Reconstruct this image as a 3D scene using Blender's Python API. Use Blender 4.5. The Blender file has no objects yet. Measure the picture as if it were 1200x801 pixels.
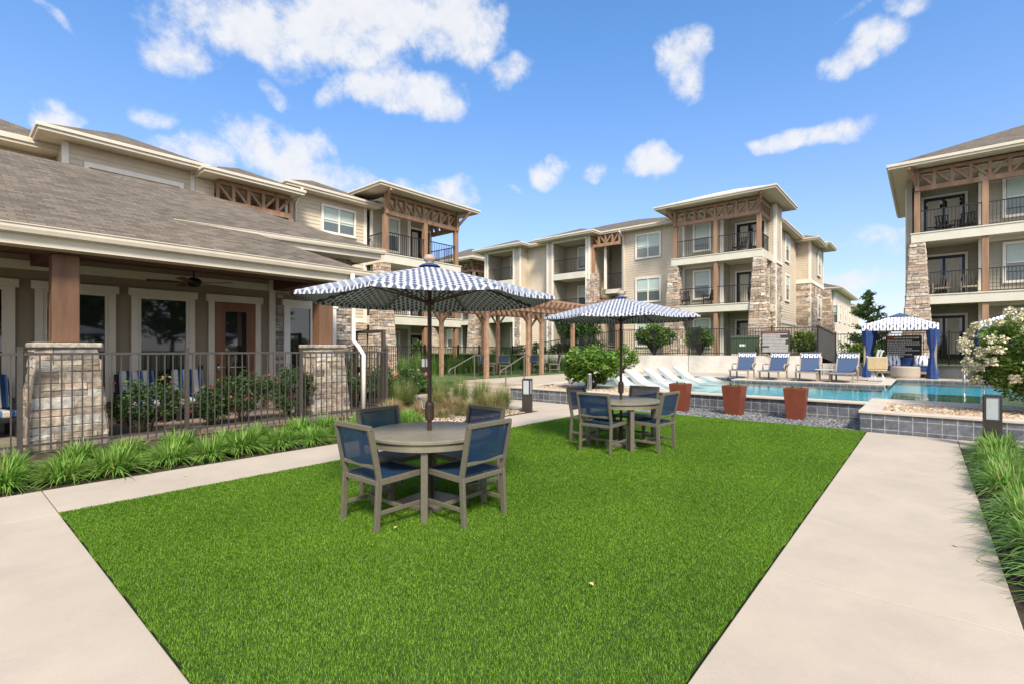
import bpy, math, random
import numpy as np
from mathutils import Vector, Matrix
rad = math.radians
sc = bpy.context.scene
COL = sc.collection
# ------------------------------------------------------------------ camera
# site axes: +x runs along the clubhouse front (right and away), +y runs towards the clubhouse (left and away)
cam = bpy.data.cameras.new('camera'); camo = bpy.data.objects.new('camera', cam); COL.objects.link(camo)
camo.location = (0, 0, 1.55)
camo.rotation_euler = (rad(90), 0, -math.atan2(0.764, 0.645))
cam.sensor_width = 36; cam.lens = 574/1200*36; cam.shift_y = 8.5/1200
cam.clip_start = 0.05; cam.clip_end = 3000
sc.camera = camo
# ------------------------------------------------------------------ light
SUN_EL, SUN_AZ = rad(46), math.atan2(-0.78, -0.62)      # direction towards the sun, angle in the x/y plane
SKY_STR, SUN_STR = 0.15, 2.6
EXPOSURE = 1.25
sd = Vector((math.cos(SUN_EL)*math.cos(SUN_AZ), math.cos(SUN_EL)*math.sin(SUN_AZ), math.sin(SUN_EL)))
sl = bpy.data.lights.new('sun', 'SUN'); sl.energy = SUN_STR; sl.angle = rad(14); sl.color = (1.0, 0.91, 0.78)
so = bpy.data.objects.new('sun', sl); COL.objects.link(so)
so.rotation_euler = sd.to_track_quat('Z', 'Y').to_euler(); so.location = (0, 0, 40)
w = bpy.data.worlds.new("World"); sc.world = w; w.use_nodes = True
wt = w.node_tree; wn = wt.nodes; wl = wt.links
bg = wn['Background']; bg.inputs['Strength'].default_value = SKY_STR
sky = wn.new('ShaderNodeTexSky'); sky.sky_type = 'NISHITA'; sky.sun_disc = False
sky.sun_elevation = SUN_EL; sky.sun_rotation = math.pi/2 - SUN_AZ
sky.air_density = 1.0; sky.dust_density = 0.3; sky.ozone_density = 2.5
tc = wn.new('ShaderNodeTexCoord')
def wmath(op, a, b=None, c=None, clamp=False):
    n = wn.new('ShaderNodeMath'); n.operation = op; n.use_clamp = clamp
    for i, v in enumerate((a, b, c)):
        if v is None: continue
        if isinstance(v, (int, float)): n.inputs[i].default_value = v
        else: wl.new(v, n.inputs[i])
    return n.outputs[0]
def wvec(op, a, b):
    n = wn.new('ShaderNodeVectorMath'); n.operation = op
    wl.new(a, n.inputs[0])
    if isinstance(b, (tuple, Vector)): n.inputs[1].default_value = b
    else: wl.new(b, n.inputs[1])
    return n
F = Vector((0.764, 0.645, 0)); R = Vector((0.645, -0.764, 0)); U = Vector((0, 0, 1))
DIR = tc.outputs['Generated']
def wnoise(scale, detail, rough, vec=DIR):
    n = wn.new('ShaderNodeTexNoise'); n.inputs['Scale'].default_value = scale
    n.inputs['Detail'].default_value = detail; n.inputs['Roughness'].default_value = rough
    wl.new(vec, n.inputs['Vector']); return n
warp = wnoise(7, 3, .5)
wv = wvec('SUBTRACT', warp.outputs['Color'], (.5, .5, .5))
wv2 = wvec('SCALE', wv.outputs[0], (0, 0, 0)); wv2.inputs['Scale'].default_value = 0.10
DW = wvec('ADD', DIR, wv2.outputs[0]).outputs[0]
# cumulus banks as patches of the sky dome: azimuth/elevation of each, half-width, half-height (degrees), strength
CLOUDS = []
def cl(px, py, wx, wy, k=1.0, tilt=0.0):
    d = (F + R*((px-600)/574) + U*((409-py)/574)); L = d.length; d.normalize()
    CLOUDS.append((d, wx*1.22/574/L, wy*1.25/574/L, k*1.12, tilt))
cl(330, 35, 150, 48, 1.1); cl(215, 62, 48, 30, .8); cl(440, 20, 120, 45, 1.1); cl(545, 30, 52, 45, .9); cl(590, 75, 32, 22, .7); cl(430, 75, 60, 40, .85)
cl(460, 112, 85, 30, 1.05, .1); cl(395, 118, 30, 18, .7)
cl(315, 172, 70, 34, 1.1); cl(240, 180, 60, 24, .8); cl(375, 212, 70, 22, .95); cl(520, 232, 45, 30, .9); cl(475, 225, 40, 18, .7)
cl(70, 137, 34, 20, 1.0); cl(175, 135, 22, 16, .8); cl(55, 18, 36, 10, .55, -.4); cl(318, 105, 18, 14, .55)
cl(800, 80, 32, 34, .9, .2); cl(818, 58, 26, 22, .8); cl(980, 78, 32, 24, .9); cl(1010, 62, 36, 30, 1.0); cl(1040, 50, 34, 26, .95); cl(910, 162, 48, 13, .85); cl(968, 155, 50, 14, .9); cl(650, 196, 28, 20, .95); cl(700, 198, 16, 14, .6); cl(765, 188, 34, 20, .95)
cl(1010, 322, 60, 14, .8, .05); cl(1020, 280, 45, 18, .7); cl(1005, 8, 40, 10, .6); cl(1060, 8, 35, 14, .7); cl(595, 212, 22, 8, .5); cl(1025, 350, 60, 14, .7)
msum = None
for d, a, b, k, tilt in CLOUDS:
    r = d.cross(U).normalized(); u_ = r.cross(d).normalized()
    r2 = r*math.cos(tilt) + u_*math.sin(tilt); u2 = u_*math.cos(tilt) - r*math.sin(tilt)
    s_ = wvec('SUBTRACT', DW, d)
    x = wmath('DIVIDE', wvec('DOT_PRODUCT', s_.outputs[0], r2).outputs['Value'], a)
    y = wmath('DIVIDE', wvec('DOT_PRODUCT', s_.outputs[0], u2).outputs['Value'], b)
    q = wmath('ADD', wmath('MULTIPLY', x, x), wmath('MULTIPLY', y, y))
    z = wmath('DIVIDE', wmath('SUBTRACT', wvec('LENGTH', s_.outputs[0], (0, 0, 0)).outputs['Value'], .0), 1)
    m = wmath('MULTIPLY', wmath('SUBTRACT', 1.0, q, None, True), k)
    msum = m if msum is None else wmath('MAXIMUM', msum, m)
n1 = wnoise(13, 12, .66).outputs['Fac']; n2 = wnoise(32, 6, .6).outputs['Fac']
tex = wmath('ADD', wmath('MULTIPLY', n1, 2.6), wmath('MULTIPLY', n2, .85))
den = wmath('ADD', wmath('MULTIPLY', wmath('POWER', msum, .7), 1.55), wmath('SUBTRACT', tex, 2.46))
# the dome behind the viewer gets an added, unseen cloud field for fill light
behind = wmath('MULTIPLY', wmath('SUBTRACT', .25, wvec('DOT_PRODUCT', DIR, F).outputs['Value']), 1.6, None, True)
sep = wn.new('ShaderNodeSeparateXYZ'); wl.new(DIR, sep.inputs[0])
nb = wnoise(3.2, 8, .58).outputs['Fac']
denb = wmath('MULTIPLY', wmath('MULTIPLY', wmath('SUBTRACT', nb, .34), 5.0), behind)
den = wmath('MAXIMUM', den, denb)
mr = wn.new('ShaderNodeMapRange'); mr.interpolation_type = 'SMOOTHSTEP'
mr.inputs['From Min'].default_value = 0.0; mr.inputs['From Max'].default_value = 1.0; wl.new(den, mr.inputs['Value'])
cmix = wn.new('ShaderNodeMixRGB'); wl.new(wmath('MULTIPLY', mr.outputs[0], .95), cmix.inputs['Fac'])
ccol = wn.new('ShaderNodeMixRGB'); wl.new(n2, ccol.inputs['Fac'])
CB = 2.75
ccol.inputs['Color1'].default_value = (CB*.78, CB*.82, CB*.90, 1); ccol.inputs['Color2'].default_value = (CB*1.04, CB*1.03, CB*1.03, 1)
hsv = wn.new('ShaderNodeHueSaturation'); hsv.inputs['Saturation'].default_value = 1.08; hsv.inputs['Value'].default_value = 1.12
tint = wn.new('ShaderNodeMixRGB'); tint.blend_type = 'MULTIPLY'; tint.inputs['Fac'].default_value = 1; tz = wn.new('ShaderNodeSeparateXYZ'); wl.new(DIR, tz.inputs[0])
tm = wn.new('ShaderNodeMapRange'); tm.inputs['From Min'].default_value = .10; tm.inputs['From Max'].default_value = .52; wl.new(tz.outputs['Z'], tm.inputs['Value'])
tcol = wn.new('ShaderNodeMixRGB'); wl.new(tm.outputs[0], tcol.inputs['Fac']); tcol.inputs['Color1'].default_value = (.56, .53, .60, 1); tcol.inputs['Color2'].default_value = (.48, .60, .68, 1); wl.new(tcol.outputs[0], tint.inputs['Color2'])
wl.new(sky.outputs[0], tint.inputs['Color1']); wl.new(tint.outputs[0], hsv.inputs['Color'])
# thin milky veil towards the horizon
hz = wmath('POWER', wmath('SUBTRACT', 1.0, wmath('ABSOLUTE', sep.outputs['Z']), None, True), 3.2)
veil = wn.new('ShaderNodeMixRGB'); wl.new(wmath('MULTIPLY', hz, .55), veil.inputs['Fac']); wl.new(hsv.outputs[0], veil.inputs['Color1'])
veil.inputs['Color2'].default_value = (1.40, 1.58, 2.35, 1)
wl.new(veil.outputs[0], cmix.inputs['Color1']); cbr = wn.new('ShaderNodeMixRGB'); cbr.blend_type = 'MULTIPLY'; cbr.inputs['Fac'].default_value = 1; wl.new(ccol.outputs[0], cbr.inputs['Color1'])
cg = wn.new('ShaderNodeCombineXYZ'); fill_gain = wmath('ADD', 1.0, wmath('MULTIPLY', behind, .8))  # unseen clouds made brighter than the visible ones, as fill light
for i in range(3): wl.new(fill_gain, cg.inputs[i])
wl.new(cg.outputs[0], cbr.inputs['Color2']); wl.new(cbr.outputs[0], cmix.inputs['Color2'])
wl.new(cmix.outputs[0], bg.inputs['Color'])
vs = sc.view_settings; vs.view_transform = 'Standard'; vs.look = 'None'; vs.exposure = EXPOSURE; vs.gamma = 1; vs.use_curve_mapping = False
cy = sc.cycles; cy.max_bounces = 7; cy.diffuse_bounces = 3; cy.glossy_bounces = 3; cy.transmission_bounces = 4; cy.transparent_max_bounces = 12
cy.caustics_reflective = False; cy.caustics_refractive = False; cy.use_denoising = True; cy.sample_clamp_indirect = 6

# ------------------------------------------------------------------ materials
MATS = {}
def nmat(name):
    m = bpy.data.materials.new(name); m.use_nodes = True; MATS[name] = m
    return m, m.node_tree.nodes, m.node_tree.links, m.node_tree.nodes['Principled BSDF']
class NT:
    def __init__(s, m): s.t = m.node_tree; s.n = s.t.nodes; s.l = s.t.links
    def set(s, sock, v):
        if isinstance(v, (int, float)): sock.default_value = v
        elif isinstance(v, (tuple, list)): sock.default_value = v if len(v) != 3 or sock.type == 'VECTOR' else (*v, 1)
        else: s.l.new(v, sock)
    def math(s, op, a, b=None, clamp=False):
        n = s.n.new('ShaderNodeMath'); n.operation = op; n.use_clamp = clamp; s.set(n.inputs[0], a)
        if b is not None: s.set(n.inputs[1], b)
        return n.outputs[0]
    def mix(s, f, a, b, bt='MIX'):
        n = s.n.new('ShaderNodeMixRGB'); n.blend_type = bt; s.set(n.inputs[0], f); s.set(n.inputs[1], a); s.set(n.inputs[2], b); return n.outputs[0]
    def noise(s, scale, detail=4, rough=.55, vec=None, dist=0):
        n = s.n.new('ShaderNodeTexNoise'); n.inputs['Scale'].default_value = scale; n.inputs['Detail'].default_value = detail
        n.inputs['Roughness'].default_value = rough; n.inputs['Distortion'].default_value = dist
        if vec is not None: s.l.new(vec, n.inputs['Vector'])
        return n.outputs['Fac']
    def obj(s): return s.n.new('ShaderNodeTexCoord').outputs['Object']
    def uv(s): return s.n.new('ShaderNodeTexCoord').outputs['UV']
    def mapping(s, vec, scale=(1,1,1), rot=(0,0,0), loc=(0,0,0)):
        n = s.n.new('ShaderNodeMapping'); n.inputs['Scale'].default_value = scale; n.inputs['Rotation'].default_value = rot; n.inputs['Location'].default_value = loc
        s.l.new(vec, n.inputs['Vector']); return n.outputs[0]
    def ramp(s, f, lo, hi):
        n = s.n.new('ShaderNodeMapRange'); n.inputs['From Min'].default_value = lo; n.inputs['From Max'].default_value = hi; s.set(n.inputs['Value'], f); return n.outputs[0]
    def attr(s, name='Col'):
        n = s.n.new('ShaderNodeAttribute'); n.attribute_name = name; return n.outputs['Color']
    def bump(s, h, strength, dist, bsdf):
        n = s.n.new('ShaderNodeBump'); n.inputs['Strength'].default_value = strength; n.inputs['Distance'].default_value = dist
        s.set(n.inputs['Height'], h); s.l.new(n.outputs[0], bsdf.inputs['Normal'])
def simple(name, col, rough=.6, metal=0, var=.12, vscale=6, bump=0, bscale=60, spec=.4, stretch=(1,1,1), attr=False, coords='obj'):
    m, n, l, b = nmat(name); t = NT(m)
    vec = t.mapping(t.obj() if coords == 'obj' else t.uv(), stretch)
    f = t.noise(vscale, 5, .6, vec)
    base = t.attr() if attr else (*col, 1)
    dark = t.mix(1.0, base, (1-var*1.6, 1-var*1.6, 1-var*1.7), 'MULTIPLY'); lite = t.mix(1.0, base, (1+var, 1+var, 1+var*.9), 'MULTIPLY')
    c = t.mix(t.ramp(f, .3, .7), dark, lite); l.new(c, b.inputs['Base Color'])
    b.inputs['Roughness'].default_value = rough; b.inputs['Metallic'].default_value = metal; b.inputs['Specular IOR Level'].default_value = spec
    if bump: t.bump(t.noise(bscale, 5, .65, vec), bump, .01, b)
    return m
simple('concrete', (.437, .372, .299), .85, var=.07, vscale=.9, bump=.25, bscale=90)
def concrete_fix():
    m = MATS['concrete']; t = NT(m); b = m.node_tree.nodes['Principled BSDF']
    src = b.inputs['Base Color'].links[0].from_socket
    o = t.obj()
    fine = t.ramp(t.noise(240, 3, .7, o), .3, .7); blot = t.ramp(t.noise(2.4, 6, .7, o, .6), .45, .75)
    c = t.mix(1.0, src, t.mix(fine, (.93,.93,.93), (1.05,1.05,1.05)), 'MULTIPLY')
    c = t.mix(t.math('MULTIPLY', blot, .26), c, (.28,.25,.205))
    st = t.ramp(t.noise(26, 3, .6, o), .70, .74); c = t.mix(t.math('MULTIPLY', st, .22), c, (.30,.27,.22))
    m.node_tree.links.new(c, b.inputs['Base Color'])
concrete_fix()
simple('coping', (.50, .44, .365), .8, var=.08, vscale=3, bump=.2, bscale=70)
simple('wall_concrete', (.50, .48, .445), .85, var=.14, vscale=1.2, bump=.2, bscale=40)
simple('soil', (.055, .038, .026), .95, var=.35, vscale=14, bump=1.0, bscale=30)
simple('ground', (.085, .10, .035), .95, var=.35, vscale=.8, bump=.6, bscale=20)
simple('turf_base', (.030, .072, .012), .95, var=.3, vscale=9, bump=.8, bscale=60)
simple('short_grass', (.075, .125, .03), .95, var=.35, vscale=5, bump=1, bscale=40)
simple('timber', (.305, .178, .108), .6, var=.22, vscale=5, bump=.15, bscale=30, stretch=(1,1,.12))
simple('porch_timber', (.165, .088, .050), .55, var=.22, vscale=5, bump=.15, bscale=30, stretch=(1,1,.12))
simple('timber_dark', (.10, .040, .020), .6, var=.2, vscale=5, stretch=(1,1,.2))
simple('pergola_wood', (.345, .212, .142), .65, var=.22, vscale=6, bump=.15, bscale=30)
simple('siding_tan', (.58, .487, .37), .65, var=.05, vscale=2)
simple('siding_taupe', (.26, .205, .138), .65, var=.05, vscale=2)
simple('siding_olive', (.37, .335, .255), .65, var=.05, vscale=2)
simple('siding_cream', (.64, .555, .44), .65, var=.05, vscale=2)
simple('siding_pale', (.66, .555, .455), .65, var=.05, vscale=2)
simple('trim_white', (.78, .73, .65), .5, var=.04, vscale=3)
simple('trim_cream', (.62, .55, .445), .5, var=.05, vscale=3)
simple('soffit', (.68, .61, .50), .7, var=.05, vscale=2)
simple('sage', (.60, .57, .47), .6, var=.05, vscale=2)
simple('rail_black', (.022, .022, .022), .45, metal=.2, var=.2)
simple('fence_bronze', (.088, .078, .070), .42, metal=.25, var=.15, vscale=20)
simple('bollard_metal', (.05, .043, .038), .45, metal=.3, var=.15)
simple('taupe_metal', (.165, .148, .112), .42, metal=.25, var=.08, vscale=30, bump=.03, bscale=200)
simple('pole_bronze', (.075, .05, .036), .4, metal=.35, var=.15)
simple('table_metal', (.235, .212, .16), .38, metal=.2, var=.12, vscale=9, bump=.03, bscale=200)
simple('steel', (.62, .62, .62), .25, metal=1.0, var=.06)
simple('white_plastic', (.50, .50, .485), .35, var=.03)
simple('beige_plastic', (.52, .41, .24), .5, var=.06)
simple('red_planter', (.17, .042, .022), .5, var=.10, vscale=8)
simple('navy_cloth', (.024, .058, .20), .85, var=.25, vscale=12, bump=.2, bscale=80)
simple('blue_sling', (.046, .080, .165), .7, var=.12, vscale=30)
simple('tan_frame', (.32, .27, .215), .5, var=.1)
simple('wicker', (.40, .34, .27), .7, var=.15, vscale=40, bump=.6, bscale=90)
simple('black_wicker', (.018, .016, .015), .6, var=.2, vscale=40)
simple('dark_metal', (.016, .014, .013), .4, metal=.4, var=.1)
simple('door_wood', (.20, .078, .034), .45, var=.2, vscale=5, stretch=(1,1,.12))
simple('green_box', (.055, .085, .05), .5, var=.08)
simple('dark_panel', (.055, .052, .05), .6, var=.1)
simple('sign_board', (.055, .045, .042), .6, var=.1)
simple('sign_white', (.74, .74, .72), .6, var=.05)
simple('sign_grey', (.40, .40, .39), .6, var=.1)
simple('sign_red', (.28, .075, .045), .6, var=.05)
simple('blind', (.46, .55, .50), .45, var=.04)
simple('curtain', (.50, .46, .38), .8, var=.08, vscale=10, stretch=(6,6,.2))
simple('interior', (.045, .04, .033), .8, var=.2)
simple('ceiling_white', (.62, .60, .54), .8, var=.04)
simple('lamp_glass', (.40, .43, .455), .25, var=.06)
simple('bark', (.11, .085, .06), .9, var=.3, vscale=20, bump=.8, bscale=40)
simple('green_stem', (.06, .085, .03), .8, var=.2)
simple('plaster_blue', (.24, .70, .93), .6, var=.06, vscale=2)
simple('plaster_shelf', (.48, .70, .73), .6, var=.05, vscale=2)
simple('leaf_litter', (.62, .50, .28), .8)
simple('rose_pink', (.60, .09, .14), .6, var=.3, vscale=40)
simple('rose_salmon', (.64, .27, .20), .6, var=.3, vscale=40)
simple('cream_flower', (.66, .61, .42), .8, var=.2, vscale=30)
simple('stone', (.3,.25,.2), .9, var=.34, vscale=11, bump=1.3, bscale=24, attr=True)
simple('mortar', (.42, .37, .31), .95, var=.15, vscale=30, bump=.5, bscale=60)
simple('gravel_tan', (.3,.25,.2), .9, var=.2, vscale=14, bump=.3, bscale=40, attr=True)
simple('gravel_dark', (.2,.2,.2), .85, var=.2, vscale=14, bump=.3, bscale=40, attr=True)
def foliage(name, rough=.5, trans=.35, gloss=.35):
    m, n, l, b = nmat(name); t = NT(m)
    c = t.attr(); l.new(c, b.inputs['Base Color']); b.inputs['Roughness'].default_value = rough; b.inputs['Specular IOR Level'].default_value = gloss
    tr = n.new('ShaderNodeBsdfTranslucent'); l.new(t.mix(1.0, c, (1.25, 1.35, .7), 'MULTIPLY'), tr.inputs['Color'])
    mx = n.new('ShaderNodeMixShader'); mx.inputs[0].default_value = trans
    l.new(b.outputs[0], mx.inputs[1]); l.new(tr.outputs[0], mx.inputs[2]); l.new(mx.outputs[0], n['Material Output'].inputs[0])
    return m
foliage('leaf'); foliage('blade', .55, .3, .25); foliage('turf', .5, .25, .3)
def shingle():
    m, n, l, b = nmat('shingle'); t = NT(m); uv = t.uv()
    wob = t.noise(3, 2, .5, uv)
    br = n.new('ShaderNodeTexBrick'); l.new(uv, br.inputs['Vector'])
    br.inputs['Scale'].default_value = 1; br.inputs['Brick Width'].default_value = .21; br.inputs['Row Height'].default_value = .115
    br.inputs['Mortar Size'].default_value = .006; br.inputs['Mortar Smooth'].default_value = .3; br.inputs['Bias'].default_value = 0
    br.inputs['Color1'].default_value = (.104, .086, .066, 1); br.inputs['Color2'].default_value = (.188, .157, .120, 1); br.inputs['Mortar'].default_value = (.088, .073, .056, 1)
    f = t.noise(.45, 4, .6, uv); g = t.noise(160, 3, .7, uv)
    c = t.mix(1.0, br.outputs['Color'], t.mix(t.ramp(f, .3, .7), (.84,.84,.86), (1.14,1.12,1.1)), 'MULTIPLY')
    c = t.mix(1.0, c, t.mix(t.ramp(g, .3, .7), (.8,.8,.8), (1.2,1.2,1.2)), 'MULTIPLY')
    l.new(c, b.inputs['Base Color']); b.inputs['Roughness'].default_value = .92; b.inputs['Specular IOR Level'].default_value = .2
    # stepped courses
    sp = n.new('ShaderNodeSeparateXYZ'); l.new(uv, sp.inputs[0])
    saw = t.math('SUBTRACT', 1.0, t.math('FRACT', t.math('DIVIDE', sp.outputs[1], .115)))
    h = t.math('ADD', t.math('MULTIPLY', saw, .6), t.math('MULTIPLY', br.outputs['Fac'], -.6))
    h = t.math('ADD', h, t.math('MULTIPLY', g, .25))
    t.bump(h, .8, .012, b)
shingle()
def metal_roof():
    m, n, l, b = nmat('pale_roof'); t = NT(m); uv = t.uv()
    l.new(t.mix(t.noise(3, 4, .6, uv), (.52,.51,.48), (.66,.65,.62)), b.inputs['Base Color']); b.inputs['Roughness'].default_value = .6
metal_roof()
def tile():
    m, n, l, b = nmat('slate_tile'); t = NT(m); uv = t.uv()
    br = n.new('ShaderNodeTexBrick'); l.new(uv, br.inputs['Vector']); br.offset = 0; br.squash = 1
    br.inputs['Scale'].default_value = 1; br.inputs['Brick Width'].default_value = .2; br.inputs['Row Height'].default_value = .185
    br.inputs['Mortar Size'].default_value = .007; br.inputs['Mortar Smooth'].default_value = .1
    br.inputs['Color1'].default_value = (.075, .085, .105, 1); br.inputs['Color2'].default_value = (.13, .14, .165, 1); br.inputs['Mortar'].default_value = (.30, .31, .32, 1)
    f = t.noise(9, 6, .7, uv, .5)
    c = t.mix(1.0, br.outputs['Color'], t.mix(t.ramp(f, .3, .72), (.55,.58,.62), (1.6,1.5,1.4)), 'MULTIPLY')
    eff = t.ramp(t.noise(2.1, 4, .7, t.mapping(uv, (1,.3,1))), .63, .72)
    c = t.mix(t.math('MULTIPLY', eff, .35), c, (.5,.5,.5)); l.new(c, b.inputs['Base Color'])
    b.inputs['Roughness'].default_value = .5; t.bump(t.math('ADD', t.math('MULTIPLY', br.outputs['Fac'], -1.0), t.math('MULTIPLY', f, .5)), .6, .004, b)
tile()
def flag():
    m, n, l, b = nmat('flagstone'); t = NT(m)
    o = t.obj(); vo = n.new('ShaderNodeTexVoronoi'); vo.inputs['Scale'].default_value = 2.2; l.new(o, vo.inputs['Vector'])
    ve = n.new('ShaderNodeTexVoronoi'); ve.feature = 'DISTANCE_TO_EDGE'; ve.inputs['Scale'].default_value = 2.2; l.new(o, ve.inputs['Vector'])
    e = t.ramp(ve.outputs['Distance'], .02, .05)
    c = t.mix(1.0, (.30,.235,.18,1), t.mix(.5, vo.outputs['Color'], (.9,.9,.9)), 'MULTIPLY'); c = t.mix(.55, c, (.27,.21,.16))
    l.new(t.mix(e, (.16,.14,.12), c), b.inputs['Base Color']); b.inputs['Roughness'].default_value = .85; t.bump(e, .5, .01, b)
flag()
def stripes():
    m, n, l, b = nmat('striped_cloth'); t = NT(m); uv = t.uv(); sp = n.new('ShaderNodeSeparateXYZ'); l.new(uv, sp.inputs[0])
    f = t.math('FRACT', t.math('DIVIDE', sp.outputs[0], .19))
    a = t.math('LESS_THAN', f, .34); c1 = t.mix(a, (.55,.52,.46), (.012,.035,.10))
    mid = t.math('MULTIPLY', t.math('GREATER_THAN', f, .34), t.math('LESS_THAN', f, .52)); c1 = t.mix(mid, c1, (.05,.17,.36))
    l.new(c1, b.inputs['Base Color']); b.inputs['Roughness'].default_value = .9
stripes()
def ikat(name, w, h, navy=(.025,.04,.12), white=(.84,.84,.84), thr=.5, trans=.0, soft=.06, kx=1.15, ky=.85):
    # woven ikat pattern: columns of broken navy dashes on white
    m, n, l, b = nmat(name); t = NT(m); uv = t.uv()
    wob = t.noise(14, 3, .6, uv)
    sp = n.new('ShaderNodeSeparateXYZ'); l.new(uv, sp.inputs[0])
    x = t.math('ADD', t.math('DIVIDE', sp.outputs[0], w), t.math('MULTIPLY', wob, .35)); y = t.math('ADD', t.math('DIVIDE', sp.outputs[1], h), t.math('MULTIPLY', wob, .7))
    col = t.math('FLOOR', x); ph = t.math('MULTIPLY', t.math('MODULO', col, 2.0), .5)
    fx = t.math('ABSOLUTE', t.math('SUBTRACT', t.math('FRACT', x), .5)); fy = t.math('ABSOLUTE', t.math('SUBTRACT', t.math('FRACT', t.math('ADD', y, ph)), .5))
    v = t.math('ADD', t.math('MULTIPLY', fx, kx), t.math('MULTIPLY', fy, ky))
    k = t.ramp(t.math('ADD', v, t.math('MULTIPLY', t.noise(90, 2, .5, uv), .14)), thr-soft*.5, thr+soft*.5)
    c = t.mix(k, navy, white); l.new(c, b.inputs['Base Color']); b.inputs['Roughness'].default_value = .85
    if trans:
        tr = n.new('ShaderNodeBsdfTranslucent'); l.new(c, tr.inputs['Color']); mx = n.new('ShaderNodeMixShader'); mx.inputs[0].default_value = trans
        l.new(b.outputs[0], mx.inputs[1]); l.new(tr.outputs[0], mx.inputs[2]); l.new(mx.outputs[0], n['Material Output'].inputs[0])
ikat('umbrella_cloth', .056, .088, navy=(.060,.075,.130), white=(.60,.62,.65), thr=.575, trans=.02, soft=.32, ky=.85, kx=.95)
ikat('ikat_cloth', .11, .24, navy=(.04,.06,.16), thr=.36, soft=.16, ky=.5)
ikat('head_cloth', .085, .13, navy=(.04,.065,.15), thr=.54, soft=.12)
def sling():
    m, n, l, b = nmat('sling'); t = NT(m); uv = t.uv()
    c = t.mix(t.noise(400, 2, .5, uv), (.004,.022,.060), (.009,.042,.105)); l.new(c, b.inputs['Base Color']); b.inputs['Roughness'].default_value = .55
    b.inputs['Alpha'].default_value = .92
    w_ = n.new('ShaderNodeTexChecker'); w_.inputs['Scale'].default_value = 300; l.new(uv, w_.inputs['Vector']); t.bump(w_.outputs['Fac'], .25, .002, b)
sling()
def glass(name, base, rough=.03, spec=.9):
    m, n, l, b = nmat(name); b.inputs['Base Color'].default_value = (*base, 1); b.inputs['Roughness'].default_value = rough; b.inputs['Specular IOR Level'].default_value = spec
    t = NT(m); t.bump(t.noise(1.2, 2, .5, t.obj()), .02, .02, b)
glass('glass_dark', (.018, .02, .018)); glass('glass_mid', (.10, .125, .12))
def window_glass():
    m, n, l, b = nmat('clear_glass'); t = NT(m)
    fr = n.new('ShaderNodeFresnel'); fr.inputs['IOR'].default_value = 1.6
    tr = n.new('ShaderNodeBsdfTransparent'); tr.inputs['Color'].default_value = (.75,.8,.78,1); g = n.new('ShaderNodeBsdfGlossy'); g.inputs['Roughness'].default_value = .01
    mx = n.new('ShaderNodeMixShader'); l.new(t.math('ADD', fr.outputs[0], .05), mx.inputs[0]); l.new(tr.outputs[0], mx.inputs[1]); l.new(g.outputs[0], mx.inputs[2]); l.new(mx.outputs[0], n['Material Output'].inputs[0])
window_glass()
def water():
    m, n, l, b = nmat('pool_water'); t = NT(m); o = t.obj()
    bn = n.new('ShaderNodeBump'); bn.inputs['Strength'].default_value = .16; bn.inputs['Distance'].default_value = .05
    l.new(t.math('ADD', t.noise(2.2, 3, .5, o, .6), t.math('MULTIPLY', t.noise(9, 2, .5, o), .25)), bn.inputs['Height'])
    fr = n.new('ShaderNodeFresnel'); fr.inputs['IOR'].default_value = 1.11; l.new(bn.outputs[0], fr.inputs['Normal'])
    tr = n.new('ShaderNodeBsdfTransparent'); tr.inputs['Color'].default_value = (.66,.94,.97,1)
    g = n.new('ShaderNodeBsdfGlossy'); g.inputs['Roughness'].default_value = .02; l.new(bn.outputs[0], g.inputs['Normal'])
    mx = n.new('ShaderNodeMixShader'); l.new(fr.outputs[0], mx.inputs[0]); l.new(tr.outputs[0], mx.inputs[1]); l.new(g.outputs[0], mx.inputs[2])
    l.new(mx.outputs[0], n['Material Output'].inputs[0])
water()

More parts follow.
